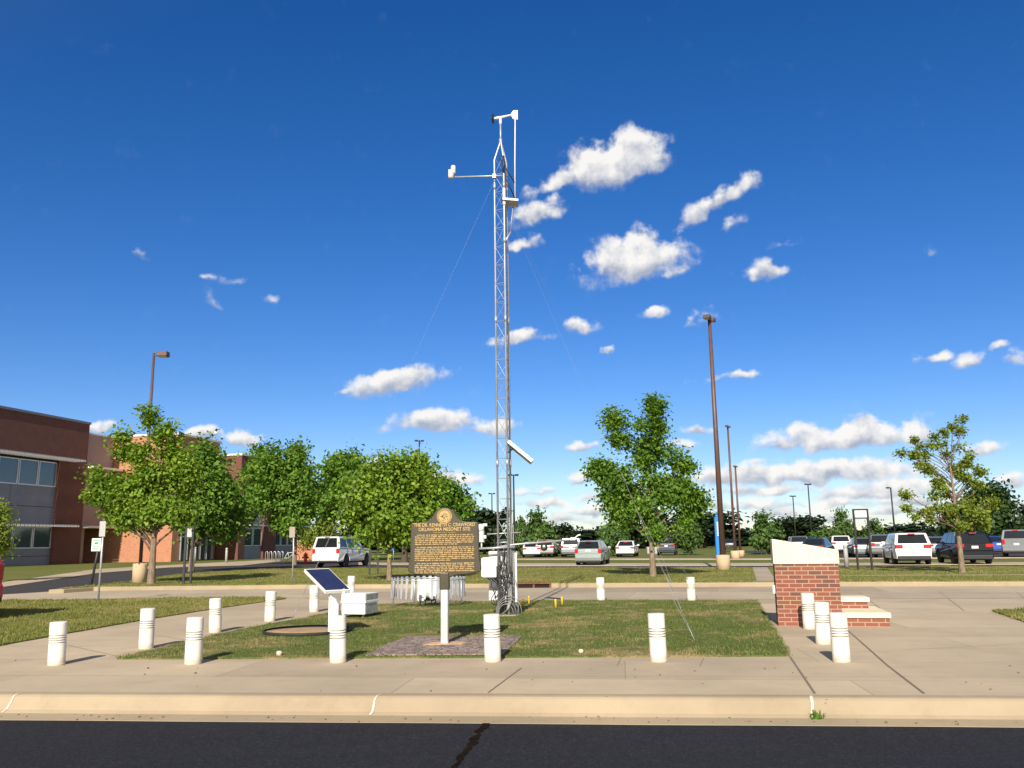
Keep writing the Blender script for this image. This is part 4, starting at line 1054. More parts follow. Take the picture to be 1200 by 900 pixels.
tree_px('full bright green tree standing alone right of the tower', (765.5, 676), [(719, 490, 8, 17, .8), (724, 518, 13, 15, 1), (712, 545, 15, 20, 1), (703, 560, 11, 18, 1), (725, 565, 24, 26, 1), (714, 590, 15, 15, 1), (735, 602, 22, 11, 1), (761, 476, 12, 13, .9), (769, 500, 15, 14, 1), (754, 500, 12, 15, .9), (760, 530, 25, 18, 1), (785, 538, 18, 17, 1), (800, 545, 9, 14, .9), (750, 565, 30, 24, 1), (786, 575, 26, 22, 1), (812, 588, 13, 13, 1), (800, 602, 16, 9, 1), (765, 608, 20, 12, 1), (767, 622, 12, 9, .6), (745, 590, 25, 18, 1)],
        (.115, 640, 500), LEAF_B, 26000, 230, 0.116, 0.200, 21)
tree_px('bright yellow-green tree in front of the brown lamp post and brick building', (177, 685), [(114, 556, 8, 13, .9), (121, 580, 15, 20, 1), (130, 602, 15, 13, 1), (141, 570, 12, 14, .5), (142, 502, 4, 13, .5), (146, 527, 8, 12, .6), (178, 490, 5, 13, .6), (180, 515, 9, 14, .8), (167, 532, 12, 12, .8), (200, 502, 5, 13, .6), (200, 527, 12, 14, .9), (185, 550, 22, 18, 1), (163, 566, 16, 17, .8), (200, 575, 26, 22, 1), (158, 592, 22, 17, 1), (186, 602, 30, 13, 1), (216, 555, 17, 22, 1), (150, 608, 18, 8, .9), (215, 597, 20, 15, 1), (228, 572, 12, 20, .9)],
        (.13, 655, 520), LEAF_A, 24000, 225, 0.121, 0.200, 22)
tree_px('darker green tree behind the bright tree, left of the grey-backed sign', (224, 668), [(240, 570, 36, 42, 1), (262, 580, 20, 40, .8), (228, 535, 22, 24, .7), (245, 605, 34, 24, 1), (215, 590, 24, 34, .7)],
        (.15, 640, 540), LEAF_B, 15750, 150, 0.208, 0.378, 23)
tree_px('round green tree left of the white SUV, in front of the bike rack', (345, 662), [(330, 570, 38, 40, 1), (300, 580, 22, 40, .8), (355, 575, 25, 40, .8), (330, 537, 32, 20, .7), (345, 605, 34, 18, 1), (308, 540, 16, 20, .5), (352, 530, 12, 12, .4)],
        (.16, 632, 550), LEAF_B, 19250, 170, 0.224, 0.420, 24, zb=.0)
tree_px('forked green tree behind the white SUV', (409, 655), [(405, 570, 32, 36, 1), (390, 585, 24, 26, .8), (425, 560, 22, 26, .8), (400, 545, 26, 16, .7), (420, 595, 30, 18, .8)],
        (.22, 630, 560), LEAF_B, 14000, 130, 0.294, 0.525, 25, zb=0, D=76, bark=BARKD)
tree_px('bright green tree behind the historical marker, left of the tower', (456, 681), [(455, 580, 38, 40, 1), (425, 580, 24, 36, .9), (485, 570, 26, 36, 1), (465, 545, 30, 18, .7), (455, 610, 55, 20, 1), (500, 595, 24, 26, .8), (415, 600, 18, 18, .5), (489, 543, 10, 14, .4)],
        (.095, 645, 560), LEAF_A, 22750, 200, 0.130, 0.263, 26)
tree_px('dark green tree peeping out right of the bright tree behind the marker', (474, 656), [(510, 595, 32, 34, 1), (525, 580, 20, 26, .8), (495, 600, 26, 36, .8), (535, 612, 14, 20, .7), (475, 610, 30, 26, .6)],
        (.26, 635, 575), LEAF_B, 14000, 130, 0.294, 0.525, 27, zb=0, D=70, bark=BARKD)
tree_px('sparse young tree with bare upper twigs at the right', (1128, 672), [(1128, 492, 2.5, 7, .9), (1127, 506, 4, 7, .9), (1118, 503, 3, 5, .7), (1125, 520, 4, 8, .8), (1105, 507, 4, 6, .8), (1104, 520, 5, 6, .8), (1094, 512, 4, 4, .7), (1094, 525, 6, 6, .7), (1080, 521, 3, 4, .6), (1069, 516, 5, 3, .7), (1059, 530, 5, 3, .7), (1072, 531, 5, 5, .7), (1083, 535, 6, 5, .7), (1079, 545, 6, 5, .7), (1088, 551, 7, 4, .7), (1112, 532, 5, 8, .7), (1115, 548, 6, 8, .8), (1133, 530, 4, 6, .7), (1134, 545, 4, 8, .8), (1125, 550, 6, 8, .8), (1150, 553, 4, 8, .9), (1146, 566, 9, 8, .9), (1130, 566, 12, 8, .9), (1101, 567, 8, 8, .8),
 (1120, 580, 20, 9, 1), (1096, 584, 12, 10, 1), (1147, 583, 16, 11, 1), (1160, 597, 14, 12, 1), (1135, 598, 22, 14, 1), (1108, 600, 22, 13, 1), (1086, 598, 10, 8, .8), (1072, 604, 9, 8, .6), (1058, 594, 8, 8, .5), (1062, 580, 5, 6, .4), (1148, 612, 16, 8, 1), (1120, 614, 22, 8, 1), (1095, 612, 12, 6, .9)],
        (.105, 622, 545), LEAF_D, 10500, 190, 0.094, 0.105, 28, dp=.7)
tree_px('dark green tree standing behind the sparse young tree at right', (1150, 650), [(1155, 600, 24, 28, 1), (1140, 612, 30, 24, 1), (1165, 615, 16, 22, .8)], (.2, 638, 590), LEAF_C, 10500, 110, 0.362, 0.525, 29, zb=0, D=82, bark=BARKD)
tree_px('narrow tree clipped by the left edge of the picture', (-6, 682), [(-10, 625, 17, 24, 1), (-4, 607, 10, 14, .6), (-8, 640, 14, 14, .7)], (.06, 650, 610), LEAF_D, 6125, 70, 0.108, 0.263, 30, zb=0)
tree_px('pale small tree over the low brick wall', (376, 655), [(376, 622, 14, 12, 1), (366, 632, 14, 8, 1), (385, 630, 10, 8, .8)], (.09, 645, 622), LEAF_D, 4550, 60, 0.187, 0.378, 31, zb=0, D=84)
# distant trees: individual crowns sharing three meshes
far_kinds = []
def far_tree(kind, px, D, top, wpx, label, leaf, grp):
    x = P(px, 640, D)[0]; z = P(px, top, D)[1]; w = wpx * D / 1000 * 1.02
    key = (kind, leaf.name)
    src = FARP.get(key)
    if src is None:
        lob = {'cone': [(0, 0, .30, .46, .46, .18, 1), (0, 0, .52, .32, .32, .2, .9), (0, 0, .78, .17, .17, .18, .6), (.15, 0, .35, .3, .3, .15, .5)],
               'round': [(0, 0, .58, .42, .42, .34, 1), (.22, .1, .48, .26, .26, .26, .7), (-.24, -.1, .5, .26, .26, .25, .7), (.05, 0, .8, .22, .22, .16, .5)],
               'bushy': [(0, 0, .42, .48, .46, .36, 1), (.3, 0, .34, .25, .3, .28, .8), (-.28, 0, .36, .26, .3, .30, .8), (-.1, .1, .72, .25, .25, .2, .6), (.2, -.1, .66, .2, .2, .2, .5)]}[kind]
        src = make_tree('tree', label, 0, 0, 0, lob, (.03, .008, .16 if kind != 'bushy' else .06, .72), leaf, 3400, 110, .085, .085, sum(map(ord, kind)) + len(FARP), BARKD, dens_power=.45)
        FARP[key] = src; o = src
    else: o = copy_tree(src)
    o.location = (x, D, 0); o.scale = (w, w, z); o.rotation_euler = (0, 0, px * 1.7)
    tag(o, label, 'tree', grp)
FARP = {}
g1, g2 = 'small trees planted in the car park', 'dark trees of the far tree line'
for a in ((632, 88, 600, 40, 'conical light green tree behind the parked spare-wheel SUV', LEAF_F), (990, 92, 599, 30, 'conical green tree left of the black-framed sign', LEAF_F), (1025, 98, 610, 30, 'small conical green tree right of the black-framed sign', LEAF_F), (898, 84, 602, 40, 'loose pale green tree behind the left end of the brick wall', LEAF_F)): far_tree('cone', *a, g1)
for a in ((719, 84, 611, 32, 'small round tree with a thin trunk left of the centre tree trunk', LEAF_F), (806, 86, 608, 32, 'small round tree with a thin trunk right of the centre tree', LEAF_F), (612, 96, 606, 22, 'small round tree just right of the tower legs', LEAF_F), (968, 90, 618, 32, 'low round tree behind the cars at the brick wall', LEAF_F)): far_tree('round', *a, g1)
dk = [(568, 110, 598, 46, 'dark green tree just left of the tower legs'), (590, 150, 622, 60, 'low dark tree behind the tower legs'), (659, 150, 611, 26, 'small dark tree right of the conical tree by the spare-wheel SUV'), (690, 170, 622, 60, 'low dark tree above the silver hatchback'),
      (742, 165, 612, 60, 'dark tree left behind the centre tree trunk'), (780, 160, 606, 60, 'dark tree right behind the centre tree trunk'), (826, 150, 600, 56, 'large dark tree left of the blue pillar'), (866, 185, 620, 56, 'low dark tree behind the row of lamp posts'),
      (920, 150, 604, 34, 'dark round tree behind the brick wall'), (945, 140, 606, 44, 'dark loose tree behind the brick wall, right of the round one'), (1062, 150, 612, 50, 'dark tree behind the white crossover'), (1085, 160, 616, 60, 'dark tree between the white crossover and the black one'), (1012, 175, 622, 40, 'low dark tree seen through the black-framed sign'),
      (1185, 150, 610, 36, 'dark tree above the silver off-roader'), (1212, 90, 585, 30, 'dark tree clipped by the right edge of the picture'), (1240, 150, 605, 60, 'dark tree beyond the right edge'), (640, 190, 624, 90, 'low dark tree far behind the parked cars left of centre'), (720, 195, 622, 90, 'low dark tree far behind the white sedan'),
      (430, 150, 622, 70, 'dark distant tree right of the white SUV'), (500, 150, 618, 80, 'dark distant tree behind the historical marker'), (545, 140, 612, 60, 'dark distant tree right of the historical marker'), (455, 120, 615, 44, 'distant tree between the black sign frame and the marker'), (1130, 170, 618, 80, 'low dark tree far behind the black crossover'), (965, 190, 622, 80, 'low dark tree far behind the parked silver sedan')]
for i, (px, D, top, w, lb) in enumerate(dk): far_tree('bushy' if i % 3 else 'round', px, D, top, w * 1.35, lb, LEAF_G, g2)

rgw = np.random.default_rng(77); PT = []
for k in range(150):
    xx = -95 + 300 * k / 150 + rgw.uniform(-1, 1); hh = rgw.uniform(3.0, 5.2); yy = 205 + rgw.uniform(-9, 9)
    q = rgw.normal(0, 1, (95, 3)); q /= np.linalg.norm(q, axis=1, keepdims=True); q *= rgw.uniform(.4, 1, (95, 1)) ** .4
    PT.append(np.array([xx, yy, hh * .5]) + q * np.array([1.9, 1.9, hh * .52]))
wm_ = leaf_mesh('far_wood', np.concatenate(PT), .75, 78); wm_.materials.append(LEAF_G)
wo_ = bpy.data.objects.new('far_wood', wm_); COL.objects.link(wo_); tag(wo_, 'dark far-off wood along the horizon behind the car park', 'wood', kind='stuff')
# ------------------------------------------------------------------ office building
bd = thing('office_building', 'two-storey red brick office building with grey panels and sunshades', 'building', (-43.6, 71.0, 0), SA)
# local frame: y runs along the facade away from the camera, +x is out of the facade
def bpart(name, m, *boxes, parent=bd, bevel=0):
    q = MB()
    for b in boxes: q.box(*b)
    return q.build(name, m, parent, bevel=bevel)
HA = 13.2
bpart('wall', BRK_D, (-14, 0, -22, 11.4, 9.75, HA), (-14, 0, 7.9, 11.4, 0, 9.75), (-14, -.6, -22, 7.9, -.2, .1))
bpart('panel', PANELG, (-14, -.28, -22, 7.9, 0, 1.45), (-14, -.28, -22, 7.9, 3.35, 6.95))
bpart('panel_joint', TRIM, *[(-.279, -.276, -22, 7.9, z_, z_ + .05) for z_ in (.75, 5.1)], *[(-.279, -.2765, y_, y_ + .05, a_, b_) for y_ in (-7, -2.5, 2.7) for a_, b_ in ((.0, .74), (3.4, 5.09), (5.16, 6.94))])
bpart('parapet_cap', CAPM, (-14.1, .08, -22.1, 11.5, HA, HA + .22))
def windows(y0, y1, n, z0, z1, x=-.32, parent=bd):
    w = (y1 - y0) / n
    for i in range(n):
        f = MB(); a, b = y0 + i * w + .04, y0 + (i + 1) * w - .04
        f.box(x, x + .12, a, a + .09, z0, z1); f.box(x, x + .12, b - .09, b, z0, z1); f.box(x, x + .12, a + .09, b - .09, z0, z0 + .09); f.box(x, x + .12, a + .09, b - .09, z1 - .09, z1)
        fo = f.build('window', ALU, parent)
        MB().box(x - .04, x + .05, a + .09, b - .09, z0 + .09, z1 - .09).build('pane', GLZ, fo)
windows(-10.2, 7.9, 8, 6.95, 9.2); windows(-10.2, 7.9, 8, 1.45, 3.35)
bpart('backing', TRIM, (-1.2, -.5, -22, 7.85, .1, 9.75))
def awning(y0, y1, z, out=1.25, x=.0, m=None):
    q = MB(); nb = int((y1 - y0) / .42)
    for i in range(6): q.box(x + .1 + i * out / 6, x + .1 + i * out / 6 + .10, y0, y1, z - .02, z + .05)
    for i in range(nb + 1): yy = y0 + (y1 - y0) * i / nb; q.box(x - .25, x + out + .1, yy - .035, yy + .035, z - .16, z - .025)
    q.build('awning', mat('awning_metal', (.36, .36, .37), .5, .3), bd)
awning(-12, 9.6, 9.55); awning(-10, 9.4, 3.5)
# pale recessed bay
bpart('pale_wall', PANELP, (-8, -1.0, 11.5, 16.3, 3.4, HA - .75), (-8, -1.0, 11.5, 13.0, -.1, 3.4))
bpart('pale_cap', CAPW, (-8, -.9, 11.5, 16.4, HA - .75, HA - .6))
bpart('awning', CAPW, (-1.0, .6, 11.6, 16.2, 9.0, 9.2), (-1.0, .6, 11.6, 16.2, 3.3, 3.5))
# sunlit orange brick block in front of the recess
bpart('block_wall', BRK_L, (-9, 6.3, 16.4, 24, -.1, HA - .65))
bpart('block_cap', CAPW, (-9.1, 6.4, 16.3, 24.1, HA - .65, HA - .45))
dg = bpart('entrance_door', GLZ, (6.3, 6.4, 17.6, 23.4, .1, 3.6))
q = MB()
for i in range(6): q.box(6.38, 6.52, 17.6 + i * 1.14, 17.7 + i * 1.14, .1, 3.6)
q.box(6.38, 6.52, 17.6, 23.4, 3.6, 3.75); q.box(6.38, 6.50, 17.6, 23.4, 2.4, 2.5); q.build('door_frame', ALU, dg)
bpart('canopy', CAPW, (6.3, 9.0, 17.2, 24.0, 3.85, 4.1))
# right wing
HC = 11.1; wx = 9.0
bpart('wing_wall', BRK_D, (-8, wx, 24.1, 41, 7.4, HC), (-8, wx, 24.1, 25.4, -.1, 7.4), (-8, wx, 29.4, 32.2, -.1, 7.4), (-8, wx, 38.6, 41, -.1, 7.4))
bpart('wing_panel', PANELG, (-8, wx - .25, 25.4, 29.4, -.1, 1.4), (-8, wx - .25, 32.2, 38.6, -.1, 1.4), (-8, wx - .25, 25.4, 29.4, 3.4, 7.4), (-8, wx - .25, 32.2, 38.6, 3.4, 7.4))
bpart('wing_cap', CAPW, (-8, wx + .08, 24.0, 41.1, HC, HC + .2))
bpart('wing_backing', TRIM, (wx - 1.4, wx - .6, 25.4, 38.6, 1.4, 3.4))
windows(25.4, 29.4, 2, 1.4, 3.4, wx - .3); windows(32.2, 38.6, 4, 1.4, 3.4, wx - .3)
bpart('awning', ALU, (wx, wx + 1.0, 25.0, 29.8, 3.55, 3.7), (wx, wx + 1.0, 32, 39, 3.55, 3.7))
# roof camera
q = MB().tube([(5.8, 23.6, HA - .45), (5.8, 23.6, HA + .35), (6.1, 23.4, HA + .55)], .05, 6); q.lathe([(.001, -.16), (.13, -.1), (.15, .02), (.05, .1)], 12, Matrix.Translation((6.2, 23.35, HA + .4))); q.build('roof_camera', CAPW, bd)
# low brick enclosure right of the building
lw_ = thing('low_brick_wall', 'low brick enclosure wall between the bike rack and the white SUV', 'wall', (P(344, 655, 84)[0], 84, 0), SA)
MB().box(0, 2.6, 0, .3, 0, 1.75).build('brickwork', BRK_L, lw_); MB().box(-.05, 2.65, -.04, .34, 1.752, 1.87).build('coping', CAPW, lw_)
MB().box(2.65, 4.2, .05, .25, 0, 1.7).build('panel_gate', PANELP, lw_)

# ------------------------------------------------------------------ cars
def wheel_obj(r, w, parent, loc, side):
    k = (round(r, 2), round(w, 2), side)
    if k not in WH:
        M0 = Matrix.Rotation(R(90), 4, 'X')
        t = MB().lathe([(r * .62, -w / 2), (r * .93, -w / 2), (r, -w * .35), (r, w * .35), (r * .93, w / 2), (r * .62, w / 2)], 26, M0)
        q = MB(); s = -side      # outer face direction in y
        q.lathe([(r * .60, -w * .3), (r * .64, w * .40), (r * .56, w * .42), (r * .5, w * .2), (r * .2, w * .30), (.001, w * .32)], 20, Matrix.Scale(s, 4, (0, 1, 0)) @ M0)
        for i in range(5):
            q.box(-r * .07, r * .07, -w * .44, -w * .22, r * .1, r * .58, Matrix.Scale(-side if False else (1 if side < 0 else -1), 4, (0, 1, 0)) @ Matrix.Rotation(2 * PI * i / 5, 4, 'Y'))
        WH[k] = (t, q)
        to = t.build('wheel', TYRE, parent); ro = q.build('rim', RIM, to); WH[k] = (to, ro)
    else:
        to = WH[k][0].copy(); COL.objects.link(to); to.parent = parent; ro = WH[k][1].copy(); COL.objects.link(ro); ro.parent = to
    to.location = loc
    return to
WH = {}
def car(label, x, y, head, kind, body, group='cars in the car park', detail=2, name='parked_car', low_trim=False, spare=False, z=.008, dims=None, rails=False, lights='mid'):
    """head: direction the car points, clockwise from +Y; local x is forward"""
    Ls, Ws, Hs = dims or {'suv': (4.7, 1.88, 1.66), 'bigsuv': (5.25, 2.0, 1.96), 'sedan': (4.75, 1.82, 1.45), 'hatch': (4.45, 1.74, 1.49), 'van': (5.1, 1.98, 1.76), 'truck': (5.2, 1.9, 1.75)}[kind]
    o = thing(name, label, 'car', (x, y, z), R(90 - head), group)
    h = Ls / 2; w = Ws / 2; r = {'sedan': .32, 'hatch': .315, 'suv': .36, 'bigsuv': .40, 'van': .345, 'truck': .39}[kind]
    gc = {'sedan': .22, 'hatch': .21, 'suv': .28, 'bigsuv': .33, 'van': .24, 'truck': .36}[kind]
    belt = {'sedan': .94, 'hatch': .96, 'suv': 1.06, 'bigsuv': 1.20, 'van': 1.06, 'truck': 1.1}[kind]
    hood = belt - (.10 if kind in ('sedan', 'hatch') else .04)
    fx, rx = h - .92, -h + (.98 if kind != 'bigsuv' else 1.12)
    def arch(cx):
        return [(cx + (r + .055) * math.cos(a), max(gc, r + (r + .055) * math.sin(a))) for a in [R(185) - R(190) * i / 10 for i in range(11)]]
    if kind == 'sedan': tail = [(-h + .03, gc + .03), (-h, .42), (-h + .015, .66), (-h + .07, belt - .02), (-h + .16, belt + .03), (-h + .75, belt + .05)]
    else: tail = [(-h + .05, gc + .03), (-h, .46), (-h + .02, .68), (-h + .07, .74), (-h + .09, belt)]
    front = [(fx + .0, belt - .02), (h - .35, hood - .06), (h - .08, hood - .16), (h, .58), (h - .02, .36), (h - .06, gc + .02)]
    if kind in ('van', 'hatch'): front = [(h - 1.0, belt), (h - .4, hood - .08), (h - .1, hood - .24), (h, .55), (h - .02, .36), (h - .06, gc)]
    prof = tail + front + list(reversed(arch(fx))) + list(reversed(arch(rx)))
    q = MB(); n = len(prof)
    def yw(px_, pz): # plan taper at the ends and slight tuck below the belt
        e = max(0, abs(px_) - (h - .55)) / .55
        return w * (1 - .10 * e * e) * (1 - .03 * max(0, (.5 - pz)) / .3 - .02 * max(0, pz - .75))
    vsL = [(a, yw(a, b), b) for a, b in prof]; vsR = [(a, -yw(a, b), b) for a, b in prof]
    q.add(vsL + vsR, [tuple(range(n)), tuple(reversed(range(n, 2 * n)))] + [(i, n + i, n + (i + 1) % n, (i + 1) % n) for i in range(n)])
    # greenhouse
    gh = {'sedan': (-h + .62, -h + 1.45, h - 2.05, h - 1.25), 'hatch': (-h + .10, -h + .72, h - 2.0, h - .95), 'suv': (-h + .09, -h + .42, h - 1.95, h - 1.2), 'bigsuv': (-h + .09, -h + .30, h - 2.25, h - 1.45), 'van': (-h + .08, -h + .30, h - 2.1, h - 1.0), 'truck': (-h + .1, -h + .3, h - 2.2, h - 1.5)}[kind]
    xb0, xr0, xr1, xb1 = gh; wb, wr = w * .955, w * (.74 if kind in ('sedan', 'hatch') else .80)
    B = [Vector((xb0, wb, belt - .01)), Vector((xb1, wb, belt - .01)), Vector((xb1, -wb, belt - .01)), Vector((xb0, -wb, belt - .01))]
    T = [Vector((xr0, wr, Hs - .03)), Vector((xr1, wr, Hs - .03)), Vector((xr1, -wr, Hs - .03)), Vector((xr0, -wr, Hs - .03))]
    C = [Vector((xr0 + .15, wr * .6, Hs)), Vector((xr1 - .15, wr * .6, Hs)), Vector((xr1 - .15, -wr * .6, Hs)), Vector((xr0 + .15, -wr * .6, Hs))]
    q.add(B + T + C, [(3, 2, 1, 0), (0, 1, 5, 4), (1, 2, 6, 5), (2, 3, 7, 6), (3, 0, 4, 7), (4, 5, 9, 8), (5, 6, 10, 9), (6, 7, 11, 10), (7, 4, 8, 11), (8, 9, 10, 11)])
    q.build('body', body, o, bevel=.045 if detail else .03, seg=3)
    def panel(nm, p00, p10, p11, p01, a0, a1, b0, b1, m, off=.006, th=.012, par=None, skew=(0, 0)):
        def bl_(a, b): return p00.lerp(p10, a).lerp(p01.lerp(p11, a), b)
        c4 = [bl_(a0, b0), bl_(a1, b0), bl_(a1 - skew[1], b1), bl_(a0 + skew[0], b1)]
        nv = (p10 - p00).cross(p01 - p00).normalized()
        ctr = Vector((0, 0, .9))
        if nv.dot(c4[0] - ctr) < 0: nv = -nv
        mb = MB(); quad_slab(mb, *c4, off - th, off, nv); return mb.build(nm, m, par or o, bevel=.004, seg=1)
    panel('rear_window', B[3], B[0], T[0], T[3], .09, .91, .10, .90, GLZC)
    panel('windscreen', B[1], B[2], T[2], T[1], .07, .93, .06, .93, GLZC)
    cuts = {'sedan': ((.17, .48), (.51, .84)), 'hatch': ((.05, .22), (.25, .55), (.58, .86)), 'suv': ((.05, .23), (.26, .56), (.59, .88)), 'bigsuv': ((.04, .32), (.36, .63), (.66, .90)), 'van': ((.04, .30), (.33, .60), (.63, .88)), 'truck': ((.05, .45), (.5, .86))}[kind]
    for (a, b, c, d) in ((B[0], B[1], T[1], T[0]), (B[3], B[2], T[2], T[3])):
        for i, (s0, s1) in enumerate(cuts): panel('side_window', a, b, c, d, s0, s1, .10, .86, GLZC)
    # wheels
    for cx in (fx, rx):
        for s in (1, -1): wheel_obj(r, .22, o, (cx, s * (w - .13), r), s)
    # underbody, bumper, lights, plate
    MB().box(-h + .3, h - .3, -w + .18, w - .18, gc - .06, gc + .12).build('underbody', TRIM, o)
    ub_ = MB(); ub_.box(-h - .03, -h + .14, -w * .84, w * .84, gc - .01, gc + (.20 if low_trim else .10))
    ub_.build('bumper', TRIM, o, bevel=.03)
    lz = {'sedan': (.70, .88), 'hatch': (.72, .98), 'suv': (.86, 1.05), 'bigsuv': (.88, 1.18), 'van': (.80, 1.10), 'truck': (.8, 1.15)}[kind]
    lw2 = {'sedan': .34, 'hatch': .2, 'suv': .36, 'bigsuv': .19, 'van': .18, 'truck': .17}[kind]
    for s in (1, -1):
        y1_ = s * yw(-h + .05, .9) ; y0_ = s * (abs(y1_) - lw2)
        tl_ = MB(); tl_.box(-h - .012 + (.06 if kind != 'sedan' else .03), -h + .22, *sorted((y0_, y1_ + s * .012)), lz[0], lz[1]); tl_.build('tail_light', TAIL, o, bevel=.03)
    MB().box(-h - .016 + (.07 if kind != 'sedan' else .03), -h + .1, -.16, .16, .72 if kind == 'sedan' else .82, .84 if kind == 'sedan' else .95).build('number_plate', PLATE, o)
    if detail > 1:
        for s in (1, -1):
            MB().box(xb1 - .45, xb1 - .25, *sorted((s * (w - .03), s * (w + .17))), belt, belt + .15).build('mirror', body if kind != 'bigsuv' else TRIM, o, bevel=.03)
        MB().box(-h + (.26 if kind != 'sedan' else .9), -h + (.40 if kind != 'sedan' else .96), -.16, .16, Hs - (.085 if kind != 'sedan' else .2), Hs - (.04 if kind != 'sedan' else .16)).build('brake_light', TAIL, o)
        hb = MB()
        for s in (1, -1):
            for fxx in (.08, -.95): hb.box(fxx, fxx + .18, *sorted((s * (w * .985), s * (w + .012))), belt - .15, belt - .11)
        hb.build('door_handle', body, o)
        sl = MB()
        for s in (1, -1):
            for fxx in (.42, -.62, -1.45): sl.box(fxx, fxx + .012, *sorted((s * w * .97, s * (w * .992 + .002))), gc + .12, belt - .03)
        sl.build('door_gap', TRIM, o)
        for s in (1, -1):
            MB().box(h - .30, h - .05, *sorted((s * (w - .48), s * (w - .10))), hood - .30, hood - .14).build('headlight', PLATE, o, bevel=.03)
    if rails:
        for s in (1, -1): MB().tube([(xr0 + .1, s * wr * .86, Hs - .01), (xr0 + .2, s * wr * .86, Hs + .05), (xr1 - .3, s * wr * .86, Hs + .05), (xr1 - .2, s * wr * .86, Hs - .01)], .018, 6).build('roof_rail', TRIM, o)
    if spare:
        sw = MB().lathe([(.001, .11), (.2, .12), (.30, .1), (.33, .05), (.33, -.05), (.3, -.09)], 24, Matrix.Translation((-h - .06, .05, .96)) @ Matrix.Rotation(R(-90), 4, 'Y')); so_ = sw.build('spare_wheel', TYRE, o)
        MB().lathe([(.001, .13), (.17, .128), (.19, .10)], 20, Matrix.Translation((-h - .06, .05, .96)) @ Matrix.Rotation(R(-90), 4, 'Y')).build('spare_cover', RIM, so_)
    return o
def at(px, D): return P(px, 640, D)[0], D
car('large white SUV driving on the lane left of the historical marker', *at(402, 58), 14, 'bigsuv', CARW, None, name='white_suv')
car('pale silver-green hatchback seen from behind in front of the parked row', *at(694.5, 54.5), 13, 'hatch', CARG)
car('white crossover with red tail lights under the sparse tree, next to the black one', *at(1061, 47.5), 15, 'suv', CARW, low_trim=True, rails=True)
car('black crossover parked behind the trunk of the sparse tree', *at(1128, 47), 13, 'suv', CARB, low_trim=True, rails=True)
car('white sedan parked alone left of the centre tree trunk', *at(735, 82), 13, 'sedan', CARW)
car('dark SUV parked just right of the centre tree trunk', *at(782, 88), 13, 'suv', CARD)
car('white low car left of the spare-wheel SUV', *at(622.5, 86), 0, 'sedan', CARW, detail=1)
car('champagne SUV with a spare wheel on its tailgate', *at(641, 86), 8, 'suv', CARCH, spare=True)
car('blue-grey car wedged between the spare-wheel SUV and the silver minivan', *at(655, 92), 13, 'sedan', CARGR, detail=1)
car('silver minivan left of the pale silver-green hatchback', *at(671, 84), 8, 'van', CARS, detail=1)
car('dark car roof behind the white low car', *at(618, 104), 0, 'suv', CARD, detail=1)
car('navy sedan just right of the brick wall top', *at(958, 66), 30, 'sedan', CARD, detail=1)
car('white SUV farther back right of the brick wall', *at(983, 84), 14, 'suv', CARW, detail=1)
car('silver sedan seen through the black-framed sign', *at(1010, 66), 16, 'sedan', CARS, detail=1)
car('grey SUV beside the right post of the black-framed sign', *at(1032, 64), 20, 'suv', CARGR, detail=1)
car('silver sedan seen between the white and the black crossover', *at(1096, 66), 16, 'sedan', CARS, detail=1)
car('blue sedan right of the black crossover', *at(1157, 72), 8, 'sedan', CARBL, detail=1)
car('silver and white off-roader at the right edge', *at(1193, 60), 32, 'bigsuv', CARS, detail=2, dims=(4.6, 1.85, 1.85), rails=True)
car('dark car mostly hidden behind the brick wall', *at(935, 84), 14, 'suv', CARGR, detail=1)
car('dark car far away behind the row of lamp posts', *at(856, 130), 14, 'sedan', CARD, detail=1)
rx_, ry_ = G(1, 733)
car('red and white truck clipped by the left edge on the grass side', rx_ - 3.30, ry_ + .95, -80, 'truck', CARR, None, name='red_truck', dims=(4.8, 1.85, 1.75))

# ------------------------------------------------------------------ signs, posts and small things
def post_sign(name, label, px, py, top, r, m, panel_px, pm, zb=.02, cat='sign', az=0, lines=None, D=None, lean=0):
    x, y = G(px, py, zb) if D is None else (P(px, py, D)[0], D)
    o = thing(name, label, cat, (x, y, zb), 0)
    z = P(px, top, y)[1] - zb
    MB().tube([(0, 0, -.05), (lean * z, 0, z)], r, 8).build('post', m, o)
    x0, y0, x1, y1 = panel_px
    zc0, zc1 = P(px, y1, y)[1] - zb, P(px, y0, y)[1] - zb; hw = (x1 - x0) / 2 * y / 1000; xc = P((x0 + x1) / 2, (y0 + y1) / 2, y)[0] - x
    Mz = Matrix.Translation((xc, -r - .012, 0)) @ Matrix.Rotation(az, 4, 'Z')
    po = MB().box(-hw, hw, -.012, .012, zc0, zc1, Mz).build('sign_panel', pm, o, bevel=.004)
    if lines:
        l = MB()
        for (a0, a1, b0, b1) in lines: l.box(-hw + 2 * hw * a0, -hw + 2 * hw * a1, -.0165, -.0125, zc0 + (zc1 - zc0) * b0, zc0 + (zc1 - zc0) * b1, Mz)
        l.build('sign_marking', GREEN, po)
    return o
post_sign('street_sign', 'thin grey sign post with a narrow grey sign at the left lawn edge', 115, 705, 612, .028, GALV, (117.5, 611, 124.5, 629), mat('sign_back_grey', (.42, .42, .42), .5, .4), az=R(0))
post_sign('parking_sign', 'white sign with green markings on a leaning black post near the building', 105.5, 691, 630, .045, DARKM, (108.5, 631, 119, 646), PLATE, zb=.0, lines=((.1, .9, .80, .86), (.3, .7, .55, .7), (.15, .85, .36, .42), (.15, .85, .2, .26)), lean=.13)
post_sign('small_sign', 'small grey-brown sign on a thin post left of the solar panel', 342.5, 684, 618, .022, GALV, (339.5, 617.5, 346, 630), mat('sign_brown_grey', (.30, .25, .22), .6), zb=.15)
post_sign('small_sign', 'small blue and white sign far behind between tree trunks', 461, 655, 640, .03, GALV, (459, 640, 463, 645), BLUE, D=72)
